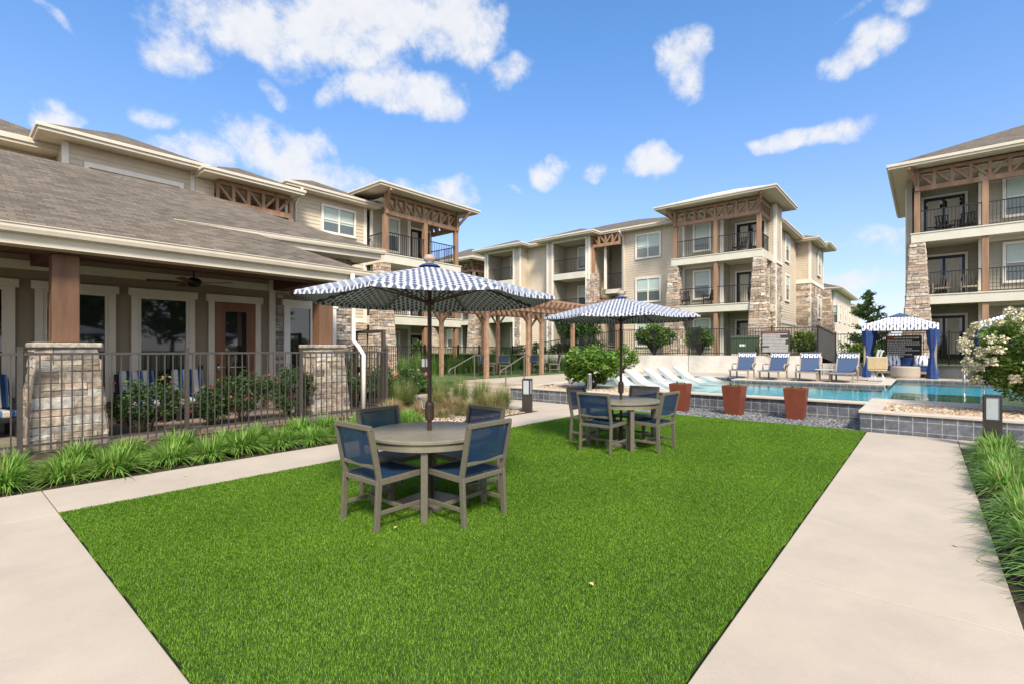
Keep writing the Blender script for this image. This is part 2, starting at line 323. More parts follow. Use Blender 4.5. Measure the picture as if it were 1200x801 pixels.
# ------------------------------------------------------------------ mesh helpers
class MB:
    """collects shapes, then becomes ONE mesh object"""
    def __init__(s, off=(0,0,0)): s.v = []; s.f = []; s.c = []; s.off = off; s.col = (1,1,1)
    def add(s, vs, fs):
        b = len(s.v); s.v.extend(tuple(p) for p in vs); s.c.extend([s.col]*len(vs)); s.f.extend(tuple(b+i for i in f) for f in fs); return s
    def box(s, x0, x1, y0, y1, z0, z1):
        return s.add([(x0,y0,z0),(x1,y0,z0),(x1,y1,z0),(x0,y1,z0),(x0,y0,z1),(x1,y0,z1),(x1,y1,z1),(x0,y1,z1)],
                     [(3,2,1,0),(4,5,6,7),(0,1,5,4),(1,2,6,5),(2,3,7,6),(3,0,4,7)])
    def quad(s, a, b, c, d): return s.add([a,b,c,d], [(0,1,2,3)])
    def tri(s, a, b, c): return s.add([a,b,c], [(0,1,2)])
    def bar(s, p, q, w, h=None, up=(0,0,1)):
        p = Vector(p); q = Vector(q); h = h or w; d = (q-p).normalized(); up = Vector(up)
        if abs(d.dot(up)) > .98: up = Vector((1,0,0)) if abs(d.x) < .9 else Vector((0,1,0))
        a = d.cross(up).normalized()*(w/2); b = a.cross(d).normalized()*(h/2)
        vs = [p-a-b, p+a-b, p+a+b, p-a+b, q-a-b, q+a-b, q+a+b, q-a+b]
        return s.add(vs, [(3,2,1,0),(4,5,6,7),(0,1,5,4),(1,2,6,5),(2,3,7,6),(3,0,4,7)])
    def tube(s, pts, r, n=8, cap=True):
        pts = [Vector(p) for p in pts]; rs = r if isinstance(r, (list, tuple)) else [r]*len(pts)
        rings = []; vs = []; prev = None
        for i, p in enumerate(pts):
            d = (pts[min(i+1, len(pts)-1)] - pts[max(i-1, 0)]).normalized()
            if prev is None: a = d.orthogonal().normalized()
            else: a = (prev - d*prev.dot(d)).normalized()
            prev = a; b = d.cross(a)
            for k in range(n): an = 2*math.pi*k/n; vs.append(p + (a*math.cos(an)+b*math.sin(an))*rs[i])
        fs = []
        for i in range(len(pts)-1):
            for k in range(n): fs.append((i*n+k, i*n+(k+1)%n, (i+1)*n+(k+1)%n, (i+1)*n+k))
        if cap: fs.append(tuple(range(n-1,-1,-1))); fs.append(tuple((len(pts)-1)*n+k for k in range(n)))
        return s.add(vs, fs)
    def lathe(s, prof, n=24, c=(0,0,0), cap=True):
        vs = [(c[0]+r*math.cos(2*math.pi*k/n), c[1]+r*math.sin(2*math.pi*k/n), c[2]+z) for r, z in prof for k in range(n)]; fs = []
        for i in range(len(prof)-1):
            for k in range(n): fs.append((i*n+k, i*n+(k+1)%n, (i+1)*n+(k+1)%n, (i+1)*n+k))
        if cap: fs.append(tuple(range(n-1,-1,-1))); fs.append(tuple((len(prof)-1)*n+k for k in range(n)))
        return s.add(vs, fs)
    def prism(s, poly, z0, z1):
        n = len(poly); vs = [(x,y,z0) for x,y in poly] + [(x,y,z1) for x,y in poly]
        return s.add(vs, [tuple(range(n-1,-1,-1)), tuple(range(n,2*n))] + [(i,(i+1)%n,n+(i+1)%n,n+i) for i in range(n)])
    def taper(s, cx, cy, z0, z1, wx0, wy0, wx1, wy1):
        a = [(cx-wx0/2,cy-wy0/2,z0),(cx+wx0/2,cy-wy0/2,z0),(cx+wx0/2,cy+wy0/2,z0),(cx-wx0/2,cy+wy0/2,z0)]
        b = [(cx-wx1/2,cy-wy1/2,z1),(cx+wx1/2,cy-wy1/2,z1),(cx+wx1/2,cy+wy1/2,z1),(cx-wx1/2,cy+wy1/2,z1)]
        return s.add(a+b, [(3,2,1,0),(4,5,6,7),(0,1,5,4),(1,2,6,5),(2,3,7,6),(3,0,4,7)])
    def build(s, name, mat, parent=None, smooth=False, bevel=0, loc=None, uv=True):
        me = bpy.data.meshes.new(name)
        ox, oy, oz = s.off[:3]
        if len(s.off) > 3: s.v = [(s.off[3]-x, y, z) for x, y, z in s.v]; s.f = [tuple(reversed(f)) for f in s.f]
        me.from_pydata([(x-ox, y-oy, z-oz) for x, y, z in s.v], [], s.f)
        if uv: uvbox(me)
        if any(c != (1,1,1) for c in s.c):
            at = me.color_attributes.new('Col', 'FLOAT_COLOR', 'POINT')
            at.data.foreach_set('color', np.array([(*c, 1) for c in s.c], dtype=np.float32).ravel())
        return link(name, me, mat, parent, smooth, bevel, loc)
def uvbox(me):
    nl = len(me.loops)
    if not nl: return
    co = np.empty(len(me.vertices)*3, np.float32); me.vertices.foreach_get('co', co); co = co.reshape(-1,3)
    vi = np.empty(nl, np.int32); me.loops.foreach_get('vertex_index', vi)
    no = np.empty(len(me.polygons)*3, np.float32); me.polygons.foreach_get('normal', no); no = no.reshape(-1,3)
    lt = np.empty(len(me.polygons), np.int32); me.polygons.foreach_get('loop_total', lt)
    n = np.repeat(no, lt, axis=0); p = co[vi]
    flat = np.abs(n[:,2]) > .985
    t = np.stack([-n[:,1], n[:,0], np.zeros(nl, np.float32)], 1); t[flat] = (1,0,0)
    t /= np.maximum(np.linalg.norm(t, axis=1, keepdims=True), 1e-6)
    b = np.cross(n, t); b[flat] = (0,1,0)
    uv = np.stack([(p*t).sum(1), (p*b).sum(1)], 1).astype(np.float32)
    l = me.uv_layers.new(name='UVMap'); l.data.foreach_set('uv', uv.ravel())
def link(name, me, mat, parent=None, smooth=False, bevel=0, loc=None):
    o = bpy.data.objects.new(name, me)
    if mat: me.materials.append(MATS[mat])
    COL.objects.link(o)
    if parent is not None: o.parent = parent
    if loc is not None: o.location = loc
    if smooth: me.polygons.foreach_set('use_smooth', [True]*len(me.polygons))
    if bevel:
        m = o.modifiers.new('bevel', 'BEVEL'); m.width = bevel; m.segments = 2; m.limit_method = 'ANGLE'; m.angle_limit = rad(40)
    return o
def tag(o, label, cat, group=None):
    o['label'] = label; o['category'] = cat
    if group: o['group'] = group
    return o
def thing(name, label, cat, loc=(0,0,0), rotz=0, group=None):
    o = bpy.data.objects.new(name, None); COL.objects.link(o); o.location = loc; o.rotation_euler = (0,0,rotz); o.empty_display_size = .3
    return tag(o, label, cat, group)
def struct(o, kind='structure'): o['kind'] = kind; return o
def kids(o): return [c for c in COL.objects if c.parent == o]
def dup(root, loc, rotz=0, label=None, scale=None, group=None):
    r = root.copy(); COL.objects.link(r); r.location = loc; r.rotation_euler = (0,0,rotz)
    if scale is not None: r.scale = scale if isinstance(scale, tuple) else (scale,)*3
    if label: r['label'] = label
    if group: r['group'] = group
    for ch in kids(root):
        c = ch.copy(); COL.objects.link(c); c.parent = r
        for g in kids(ch):
            d = g.copy(); COL.objects.link(d); d.parent = c
    return r
ORD = ['first','second','third','fourth','fifth','sixth','seventh','eighth','ninth','tenth','eleventh','twelfth','thirteenth','fourteenth','fifteenth','sixteenth','seventeenth','eighteenth','nineteenth','twentieth','twenty-first','twenty-second','twenty-third','twenty-fourth']
def npmesh(name, V, faces_flat, loop_tot, C=None):
    me = bpy.data.meshes.new(name); V = np.asarray(V, np.float32)
    me.vertices.add(len(V)); me.vertices.foreach_set('co', V.ravel())
    ff = np.asarray(faces_flat, np.int32); lt = np.asarray(loop_tot, np.int32)
    me.loops.add(len(ff)); me.loops.foreach_set('vertex_index', ff)
    me.polygons.add(len(lt)); ls = np.concatenate([[0], np.cumsum(lt)[:-1]]).astype(np.int32)
    me.polygons.foreach_set('loop_start', ls); me.polygons.foreach_set('loop_total', lt)
    if C is not None:
        at = me.color_attributes.new('Col', 'FLOAT_COLOR', 'POINT')
        at.data.foreach_set('color', np.concatenate([np.asarray(C, np.float32), np.ones((len(C),1), np.float32)], 1).ravel())
    me.update(calc_edges=True); me.validate()
    return me
def blades(name, base, ang, h, lean, width, cols, droop=.0, seg=3):
    """grass-like blades: base (n,3), heading, height, outward lean, width, colour per blade; droop bends the tip down"""
    n = len(base); dirx = np.stack([np.cos(ang), np.sin(ang), np.zeros(n)], 1); side = np.stack([-np.sin(ang), np.cos(ang), np.zeros(n)], 1)
    V = []; k = seg
    for i in range(k+1):
        t = i/k
        p = base + dirx*(lean*(t**1.6))[:,None] + np.array([0,0,1.])*(h*(t - droop*t**3))[:,None]
        wd = width*(1-t**2.6)*.5
        if i < k: V += [p - side*wd[:,None], p + side*wd[:,None]]
        else: V += [p]
    m = 2*k+1; P = np.stack(V, 1).reshape(-1,3)
    C = np.repeat(cols, m, axis=0)
    o = (np.arange(n)*m)[:,None]; fl = []; lt = []
    pat = []
    for i in range(k-1): pat += [2*i, 2*i+1, 2*i+3, 2*i+2]
    pat += [2*k-2, 2*k-1, 2*k]
    fl = (o + np.array(pat)[None]).ravel(); lt = np.tile(np.array([4]*(k-1)+[3]), n)
    return npmesh(name, P, fl, lt, C)
def leaves(name, P, size, cols, rng, upbias=.5, aspect=.55):
    n = len(P); nrm = rng.normal(size=(n,3)); nrm[:,2] = np.abs(nrm[:,2])+upbias; nrm /= np.linalg.norm(nrm, axis=1, keepdims=True)
    a = rng.normal(size=(n,3)); a -= nrm*(a*nrm).sum(1, keepdims=True); a /= np.linalg.norm(a, axis=1, keepdims=True); b = np.cross(nrm, a)
    L = (size*rng.uniform(.7,1.3,n))[:,None]; W = L*aspect
    fold = nrm*L*.12
    V = np.stack([P-a*L*.5, P-b*W*.5+fold, P+a*L*.5, P+b*W*.5+fold], 1).reshape(-1,3)
    o = (np.arange(n)*4)[:,None]
    fl = (o + np.array([0,1,2,3])[None]).ravel()
    return npmesh(name, V, fl, np.full(n,4), np.repeat(cols, 4, axis=0))
def lumps(rng, c, R, n, r):
    """centres of leaf clumps on and in an ellipsoid crown"""
    d = rng.normal(size=(n,3)); d /= np.linalg.norm(d, axis=1, keepdims=True); k = rng.uniform(.35,1,n)[:,None]**.5
    return np.array(c) + d*k*np.array(R), np.full(n, r)*rng.uniform(.7,1.3,n)
def crown_points(rng, C, r, n):
    i = rng.integers(0, len(C), n); d = rng.normal(size=(n,3)); d /= np.linalg.norm(d, axis=1, keepdims=True)
    return C[i] + d*(r[i]*rng.uniform(.35,1.05,n)**.6)[:,None], i
def leafcols(rng, n, a, b, clump=None, nl=1):
    a = np.array(a); b = np.array(b); k = rng.random(n)
    if clump is not None: k = .55*k + .45*rng.random(nl)[clump]
    return a + (b-a)*k[:,None]
# ------------------------------------------------------------------ stone facing and lap siding
STONE = [(.47,.395,.315),(.37,.345,.32),(.27,.215,.175),(.50,.47,.425),(.46,.355,.28),(.42,.39,.36),(.24,.215,.195),(.50,.43,.345),(.36,.29,.235)]
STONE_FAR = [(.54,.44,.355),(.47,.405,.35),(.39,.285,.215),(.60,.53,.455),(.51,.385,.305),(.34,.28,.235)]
def stones(mb, a0, b0, a1, b1, z0, z1, n, rng, hmin=.07, hmax=.16, lmin=.16, lmax=.48, pal=STONE, gap=.009, oo=(.018,.05)):
    n = Vector((n[0], n[1], 0)); z = z0
    A0, B0, A1, B1 = (Vector((p[0], p[1], 0)) for p in (a0, b0, a1, b1))
    def P(s, zz): k = (zz-z0)/max(z1-z0, 1e-6); a = A0.lerp(A1, k); b = B0.lerp(B1, k); q = a.lerp(b, s); return Vector((q.x, q.y, zz))
    while z < z1-.02:
        h = rng.uniform(hmin, hmax)
        if z + h > z1-.04: h = z1-z
        L = (P(1, z)-P(0, z)).length; x = 0
        while x < L-.01:
            l = rng.uniform(lmin, lmax)
            if x+l > L-lmin*.7: l = L-x
            o = rng.uniform(*oo); g = gap/2; i = rng.uniform(.006, .016)
            s0, s1 = (x+g)/L, (x+l-g)/L; si0, si1 = (x+g+i)/L, (x+l-g-i)/L
            j = lambda: n*rng.uniform(-.011, .011)
            back = [P(s0,z+g)-n*.02, P(s1,z+g)-n*.02, P(s1,z+h-g)-n*.02, P(s0,z+h-g)-n*.02]
            mid = [P(s0,z+g)+n*(o*.55), P(s1,z+g)+n*(o*.55), P(s1,z+h-g)+n*(o*.55), P(s0,z+h-g)+n*(o*.55)]
            fr = [P(si0,z+g+i)+n*o+j(), P(si1,z+g+i)+n*o+j(), P(si1,z+h-g-i)+n*o+j(), P(si0,z+h-g-i)+n*o+j()]
            c = rng.choice(pal); k = rng.uniform(.82, 1.15); mb.col = (c[0]*k, c[1]*k, c[2]*k)
            fs = [(8,9,10,11)]
            for q in range(4): r = (q+1) % 4; fs += [(q, r, 4+r, 4+q), (4+q, 4+r, 8+r, 8+q)]
            mb.add(back+mid+fr, fs)
            x += l
        z += h
def stone_column(parent, off, cx, cy, z0, z1, w0, w1, rng, d0=None, d1=None, pal=STONE, name='stone_column', sides='flrb', **k):
    d0 = d0 or w0; d1 = d1 or w1
    core = MB(off); core.taper(cx, cy, z0, z1, w0-.03, d0-.03, w1-.03, d1-.03); p = core.build(name, 'mortar', parent)
    m = MB(off)
    q = lambda w, d, sx, sy: (cx+sx*w/2, cy+sy*d/2)
    S = dict(f=((-1,-1),(1,-1),(0,-1)), r=((1,-1),(1,1),(1,0)), b=((1,1),(-1,1),(0,1)), l=((-1,1),(-1,-1),(-1,0)))
    for s in sides:
        a, b, n = S[s]; stones(m, q(w0,d0,*a), q(w0,d0,*b), q(w1,d1,*a), q(w1,d1,*b), z0, z1, n, rng, pal=pal, **k)
    m.build('stone_facing', 'stone', p)
    return p
def siding(mb, a, b, z0, z1, n, lap=.17):
    """lapped boards from a to b on a wall whose outward normal is n"""
    n = Vector((n[0], n[1], 0)); A = Vector((a[0], a[1], 0)); B = Vector((b[0], b[1], 0)); z = z0
    while z < z1-.005:
        h = min(lap, z1-z); o, i = n*.024, n*.006; Z0 = Vector((0,0,z)); Z1 = Vector((0,0,z+h))
        mb.quad(A+o+Z0, B+o+Z0, B+i+Z1, A+i+Z1); mb.quad(A+Z0, B+Z0, B+o+Z0, A+o+Z0)
        z += h
# ------------------------------------------------------------------ ground, paving
m = MB(); m.quad((-400,-400,-.14),(900,-400,-.14),(900,900,-.14),(-400,900,-.14)); struct(m.build('ground', 'ground'))
def slab(name, mat, rects, z1, z0=-.12, bevel=.006, kind='structure'):
    m = MB()
    for r in rects: m.box(r[0], r[1], r[2], r[3], z0, z1)
    return struct(m.build(name, mat, bevel=bevel), kind)
J = .009
def cells(xs, ys): return [(xs[i]+J/2, xs[i+1]-J/2, ys[j]+J/2, ys[j+1]-J/2) for i in range(len(xs)-1) for j in range(len(ys)-1)]
slab('clubhouse_walk', 'concrete', cells([-14,-9,-4,.78,5.2,9.9,11.62], [6.27,7.42]), 0)
slab('lawn_side_walk', 'concrete', cells([-14,-9,-4,.78], [-14,-9,-4,-.42,6.27]) + cells([.78,3.8,7.4,11.38], [-.42,.85]) + cells([10.45,11.38], [-14,-9,-5,-.42]) + cells([.78,2.2], [-14,-7,-3.2,-.42]), 0)
slab('step_walk', 'concrete', cells([9.9,11.62], [7.42,9.9,12.0,13.4]), 0)
m = MB(); m.box(-14, 14, 7.4, 10.3, -.13, -.02); m.box(2.2, 10.46, -14, -.42, -.13, -.02); m.box(7.2, 9.92, 10.3, 13.6, -.13, -.018); struct(m.build('planting_bed', 'soil'))
m = MB(); m.box(-14, 8.0, 10.28, 13.0, -.12, .04); struct(m.build('patio_paving', 'flagstone'))
m = MB(); m.box(.80, 11.37, .875, 6.245, -.12, .004); struct(m.build('lawn_base', 'turf_base'))
m = MB(); m.box(11.38, 13.1, .86, 5.7, -.12, -.01); struct(m.build('gravel_bed', 'gravel_dark'))
# turf: every blade a small bent strip, denser near the viewer
rng = np.random.default_rng(5)
def turf(x0, x1, y0, y1, z, name, label, dens=2.6e5, cap=46000, h=.020):
    B = []
    s = .5
    for X in np.arange(x0, x1-1e-6, s):
        for Y in np.arange(y0, y1-1e-6, s):
            xa, xb, ya, yb = X, min(X+s, x1), Y, min(Y+s, y1)
            cx, cy_ = (xa+xb)/2, (ya+yb)/2; d = .764*cx+.645*cy_; lat = .645*cx-.764*cy_
            if d < 1.2 or abs(lat) > 1.12*d+.8: k = 600
            else: k = min(cap, dens/d**1.25)
            n = int(k*(xb-xa)*(yb-ya)); B.append(np.stack([rng.uniform(xa, xb, n), rng.uniform(ya, yb, n), np.full(n, z), np.full(n, max(d, 1.5))], 1))
    B = np.concatenate(B); n = len(B); D = B[:,3]; P = B[:,:3]
    patch = .5+.5*np.sin(P[:,0]*2.1+np.sin(P[:,1]*1.7)*1.5)*np.sin(P[:,1]*2.7+P[:,0]*.6) 
    nap = -2.3 + rng.normal(0, 1.5, n)
    wd = .0014 + .00042*D; H = h*rng.uniform(.7, 1.2, n)
    k = rng.random(n); c0 = np.array((.080,.195,.009)); c1 = np.array((.275,.485,.040)); c = c0 + (c1-c0)*(.55*k+.20*patch+.13)[:,None]
    ed = .007*np.sin(P[:,1]*9+np.sin(P[:,1]*23)); P[:,0] += np.where(P[:,0]-x0 < .10, ed, 0); ed2 = .007*np.sin(P[:,0]*8+np.sin(P[:,0]*19)*1.3); P[:,1] += np.where((P[:,1]-y0 < .1) | (y1-P[:,1] < .1), ed2, 0)
    seam = np.abs(P[:,1]-1.27-.004*np.sin(P[:,0]*3)) < .011; H[seam] *= .55; c[seam] *= .8; lin = (P[:,1]-1.27 > .011) & (P[:,1]-1.27 < .03); c[lin] *= 1.22
    dk = rng.random(n) < .22; c[dk] *= rng.uniform(.45,.75,(dk.sum(),1))
    th = rng.random(n) < .05; c[th] = np.array((.20,.24,.07))*rng.uniform(.7,1.1,(th.sum(),1))
    me = blades(name, P, nap, H, H*rng.uniform(.2,.9,n), wd, c, .12, 2)
    o = link(name, me, 'turf'); struct(o, 'stuff'); o['label'] = label; o['category'] = 'grass'; return o
turf(.78, 11.40, .855, 6.265, .002, 'turf_grass', 'bright green short artificial turf covering the rectangular lawn')
# ------------------------------------------------------------------ pool terrace
DZ = .40
slab('pool_deck', 'concrete', [(21.5,24.55,5.7,9.6),(20.0,24.55,1.0,5.7),(12.9,26.0,9.9,13.3),(24.6,29,-14,1.0),(24.55,26.4,1.0,9.6),(12.9,26,9.6,9.9),(13.9,14.0,5.7,9.6)], DZ-.012, -.12, .004)
m = MB(); m.box(12.3, 12.6, 10.0, 13.35, -.12, .13); m.box(12.6, 12.9, 10.0, 13.35, -.12, .26); m.box(11.64, 12.3, 10.0, 13.35, -.12, .004); struct(m.build('steps', 'concrete', bevel=.008))
m = MB(); m.box(13.35, 20, 1, 5.7, -1.2, -.75); m.box(14.2, 24.5, -14, 1, -1.4, -.80)
for a in ((13.3,13.36,1.0,5.7),(13.36,14.0,5.7,5.78),(19.9,20.0,1.0,5.7),(24.4,24.5,-14,1.0),(14.2,14.28,-14,.95),(20,24.5,.95,1.03)): m.box(a[0], a[1], a[2], a[3], -1.2, .30)
struct(m.build('pool_basin', 'plaster_blue'))
m = MB(); m.box(14.0, 21.5, 5.7, 9.6, -.5, .09); struct(m.build('pool_shelf', 'plaster_shelf'))
m = MB(); m.quad((13.36,1.0,.315),(20,1.0,.315),(20,5.7,.315),(13.36,5.7,.315)); m.quad((14.28,-14,.315),(24.4,-14,.315),(24.4,1.0,.315),(14.28,1.0,.315)); m.quad((14.0,5.7,.315),(21.5,5.7,.315),(21.5,9.6,.315),(14.0,9.6,.315))
struct(m.build('pool_water', 'pool_water'))
m = MB()   # waterline tile band
for a in ((19.86,19.9,1.03,5.7),(24.36,24.4,-14,.95),(20.0,24.4,.90,.95),(14.0,21.46,9.56,9.6),(21.46,21.5,5.7,9.56),(20.0,21.5,5.66,5.7)): m.box(a[0], a[1], a[2], a[3], .22, .385)
struct(m.build('waterline_tile', 'slate_tile'))
m = MB()   # coping stones
for a in ((19.86,20.2,1.0,5.72),(24.36,24.7,-14,1.0),(20.2,24.7,.86,1.2),(13.9,21.8,9.56,9.9),(21.46,21.8,5.4,9.56),(20.2,21.46,5.4,5.72)): m.box(a[0], a[1], a[2], a[3], .37, DZ+.012)
m.box(13.04, 13.44, .97, 5.66, .352, .40); m.box(13.86, 14.26, -14, .97, .36, .41)
struct(m.build('pool_coping', 'coping', bevel=.01))
m = MB(); m.box(13.1, 13.34, .95, 5.7, -.12, .350)
t = thing('pool_wall', 'low slate tile pool wall behind the three red planters', 'wall', (13.2,3.3,-.12)); m.off = (13.2,3.3,-.12); m.build('tile_face', 'slate_tile', t)
# raised planters
def planter(name, label, x0, x1, y0, y1, seed, right=False):
    off = ((x0+x1)/2, (y0+y1)/2, -.12); t = thing(name, label, 'planter', off)
    m = MB(off); T = .22
    m.box(x0, x0+T, y0, y1, -.12, .345); m.box(x1-T, x1, y0, y1, -.12, .345); m.box(x0+T, x1-T, y0, y0+T, -.12, .345); m.box(x0+T, x1-T, y1-T, y1, -.12, .345)
    m.build('tile_wall', 'slate_tile', t)
    m = MB(off); o = .03; W = .30
    m.box(x0-o, x0+W, y0-o, y1+o, .347, .392); m.box(x1-W, x1+o, y0-o, y1+o, .347, .392); m.box(x0+W, x1-W, y0-o, y0+W, .347, .392); m.box(x0+W, x1-W, y1-W, y1+o, .347, .392)
    m.build('coping', 'coping', t, bevel=.008)
    m = MB(off); m.box(x0+T, x1-T, y0+T, y1-T, -.1, .335); m.build('fill', 'soil', t)
    return t
planter('raised_planter', 'raised slate tile planter with river rock holding the round green bush', 11.65, 13.88, 5.72, 9.9, 1)
planter('raised_planter', 'raised slate tile planter with river rock under the flowering shrub', 11.4, 13.88, -9.0, .95, 2)
def pebbles(name, label, rect, z, n, smin, smax, pal, mat, seed):
    r = np.random.default_rng(seed); x0, x1, y0, y1 = rect
    base = np.array([(1,0,0),(.5,.87,0),(-.5,.87,0),(-1,0,0),(-.5,-.87,0),(.5,-.87,0),(.55,.3,.62),(-.5,.35,.6),(0,-.55,.65)])
    fc = [(0,1,6),(1,2,7,6),(2,3,7),(3,4,8,7),(4,5,8),(5,0,6,8),(6,7,8)]
    s = r.uniform(smin, smax, n); a = r.uniform(0, 6.28, n); asp = r.uniform(.55, .9, n)
    P = np.stack([r.uniform(x0, x1, n), r.uniform(y0, y1, n), np.full(n, z)+r.uniform(-.3,.5,n)*s*.5], 1)
    B = base[None]*np.stack([s, s*asp, s*r.uniform(.5,.9,n)], 1)[:,None]
    B = B + r.normal(0, .10, B.shape)*s[:,None,None]
    ca, sa = np.cos(a)[:,None], np.sin(a)[:,None]
    V = np.stack([B[...,0]*ca-B[...,1]*sa, B[...,0]*sa+B[...,1]*ca, B[...,2]], -1) + P[:,None]
    fl = np.concatenate([np.array(f) for f in fc]); fl = (np.arange(n)[:,None]*9 + fl[None]).ravel()
    cols = np.array(pal)[r.integers(0, len(pal), n)]*r.uniform(.75,1.2,(n,1))
    o = link(name, npmesh(name, V.reshape(-1,3), fl, np.tile([len(f) for f in fc], n), np.repeat(cols, 9, axis=0)), mat)
    struct(o, 'stuff'); o['label'] = label; o['category'] = 'gravel'; return o
RIV = [(.50,.36,.22),(.40,.24,.13),(.58,.47,.34),(.30,.19,.12),(.52,.42,.33),(.44,.30,.19),(.36,.32,.28)]
pebbles('river_rock', 'tan and brown river rock filling the left raised planter', (11.95,13.58,6.02,9.6), .345, 2600, .022, .055, RIV, 'gravel_tan', 3)
pebbles('river_rock', 'tan and brown river rock filling the right raised planter', (11.7,13.58,-3.2,.65), .345, 2800, .022, .055, RIV, 'gravel_tan', 4)
pebbles('slate_chips', 'dark grey stone chips along the foot of the pool wall', (11.42,13.08,.9,5.68), -.004, 9000, .012, .028, [(.14,.145,.155),(.10,.10,.11),(.22,.22,.22),(.30,.29,.27),(.07,.075,.085)], 'gravel_dark', 6)
pebbles('bed_gravel', 'pale brown gravel between the ornamental grasses', (6.2,9.7,7.6,10.6), -.012, 5000, .014, .034, [(.46,.36,.25),(.36,.27,.19),(.54,.46,.36),(.27,.2,.15)], 'gravel_tan', 8)
# upper grounds
def sheet(name, mat, poly, z, kind='structure'):
    m = MB(); m.add([(p[0], p[1], z if len(p) < 3 else p[2]) for p in poly], [tuple(range(len(poly)))]); return struct(m.build(name, mat), kind)
slab('pergola_lawn', 'short_grass', [(12.0,25.9,13.35,19.0)], .37, -.12, 0)
sheet('upper_lawn', 'short_grass', [(24.2,13.3),(25.5,9.4),(27.05,3.7),(120,3.7),(120,160),(24.2,160)], 1.2)
sheet('side_lawn', 'short_grass', [(27.05,3.7),(28.6,-40),(300,-60),(300,3.7)], .86)
sheet('clubhouse_yard', 'short_grass', [(7.9,13.4),(12.0,13.4),(12.0,19.0),(24.3,19.0),(24.3,90),(-60,90),(-60,13.4)], .22)
# retaining wall: an individual length either side of the corner, lower beyond the gate
def retaining(name, label, pts, z1, th=.25):
    off = (*pts[0], 0); t = thing(name, label, 'wall', off); m = MB(off)
    for a, b in zip(pts, pts[1:]):
        d = Vector((b[0]-a[0], b[1]-a[1], 0)).normalized(); n = Vector((-d.y, d.x, 0))*th
        A, B = Vector((*a, 0)), Vector((*b, 0)); e = d*.0
        vs = [A, B, B+n, A+n]; m.add([(*v.xy, -.1) for v in vs] + [(*v.xy, z1) for v in vs], [(0,3,2,1),(4,5,6,7),(0,1,5,4),(1,2,6,5),(2,3,7,6),(3,0,4,7)])
    m.build('concrete_face', 'wall_concrete', t); return t
retaining('retaining_wall', 'pale concrete retaining wall behind the white in-pool loungers', [(23.6,17.5),(24.05,12.6),(25.3,9.4)], 1.24)
retaining('retaining_wall', 'pale concrete retaining wall behind the blue sun loungers', [(25.3,9.38),(26.9,3.7)], 1.24)
retaining('retaining_wall', 'lower concrete wall behind the striped cabanas', [(26.9,3.68),(27.4,1.5),(27.9,-14)], .90)
# ------------------------------------------------------------------ building parts (local x = along the front, y = into the building)
def window(root, off, x0, x1, z0, z1, y, panes=2, blind=.5, frame='trim_white', glassm='glass_mid', big=.11, lower=None, axis='x', sash=True):
    """framed sash window standing proud of the wall at y; axis 'y' turns it into a side wall facing +x"""
    def B(m, a0, a1, d0, d1, h0, h1):
        if axis == 'x': m.box(a0, a1, y-d1, y-d0, h0, h1)
        else: m.box(y+d0, y+d1, a0, a1, h0, h1)
    m = MB(off); t = big
    B(m, x0-t, x0, 0, .075, z0-t, z1+t); B(m, x1, x1+t, 0, .075, z0-t, z1+t); B(m, x0, x1, 0, .075, z1, z1+t); B(m, x0, x1, 0, .085, z0-t, z0)
    for i in range(1, panes): xx = x0+(x1-x0)*i/panes; B(m, xx-.035, xx+.035, 0, .06, z0, z1)
    zm = (z0+z1)/2
    if sash:
        for i in range(panes):
            a = x0+(x1-x0)*i/panes+.035; b = x0+(x1-x0)*(i+1)/panes-.035; B(m, a, b, 0, .052, zm-.025, zm+.025)
    f = m.build('window', frame, root)
    g = MB(off); B(g, x0+.002, x1-.002, .004, .02, z0+.002, z1-.002); g.build('pane', glassm, f)
    if blind:
        g = MB(off); B(g, x0+.03, x1-.03, .021, .026, z1-(z1-z0)*blind, z1-.02); g.build('blind', 'blind', f)
    return f
def french_door(root, off, x0, x1, z0, z1, y, curtain=True):
    m = MB(off); t = .10
    m.box(x0-t, x0, y-.07, y, z0, z1+t); m.box(x1, x1+t, y-.07, y, z0, z1+t); m.box(x0, x1, y-.07, y, z1, z1+t); f = m.build('door', 'trim_white', root)
    m = MB(off); n = 2
    m.box(x0+.002, x1-.002, y-.02, y-.004, z0, z1-.002); m.build('pane', 'glass_dark', f)
    m = MB(off)
    for i in range(3): xx = x0+.05+(x1-x0-.1)*i/2; m.box(xx-.05, xx+.05, y-.05, y-.021, z0, z1-.01)
    m.box(x0, x1, y-.048, y-.0215, z0, z0+.16); m.box(x0, x1, y-.048, y-.0215, z1-.14, z1-.012); m.build('door_frame', 'dark_metal', f)
    if curtain:
        m = MB(off); W = (x1-x0)
        m.box(x0+.13*W, x0+.42*W, y-.028, y-.0225, z0+.2, z1-.15); m.box(x0+.60*W, x0+.90*W, y-.028, y-.0225, z0+.65, z1-.15); m.build('curtain', 'curtain', f)
    return f
def railing(root, off, pts, z, h=1.05, sp=.115, mat='rail_black'):
    m = MB(off)
    for a, b in zip(pts, pts[1:]):
        A, B = Vector((*a, z)), Vector((*b, z)); L = (B-A).length; d = (B-A)/L
        m.bar(A+Vector((0,0,h)), B+Vector((0,0,h)), .045, .04); m.bar(A+Vector((0,0,.09)), B+Vector((0,0,.09)), .035, .03)
        n = max(2, int(L/sp))
        for i in range(n+1): p = A+d*(L*i/n); m.box(p.x-.009, p.x+.009, p.y-.009, p.y+.009, z+.09, z+h)
    return m.build('railing', mat, root)
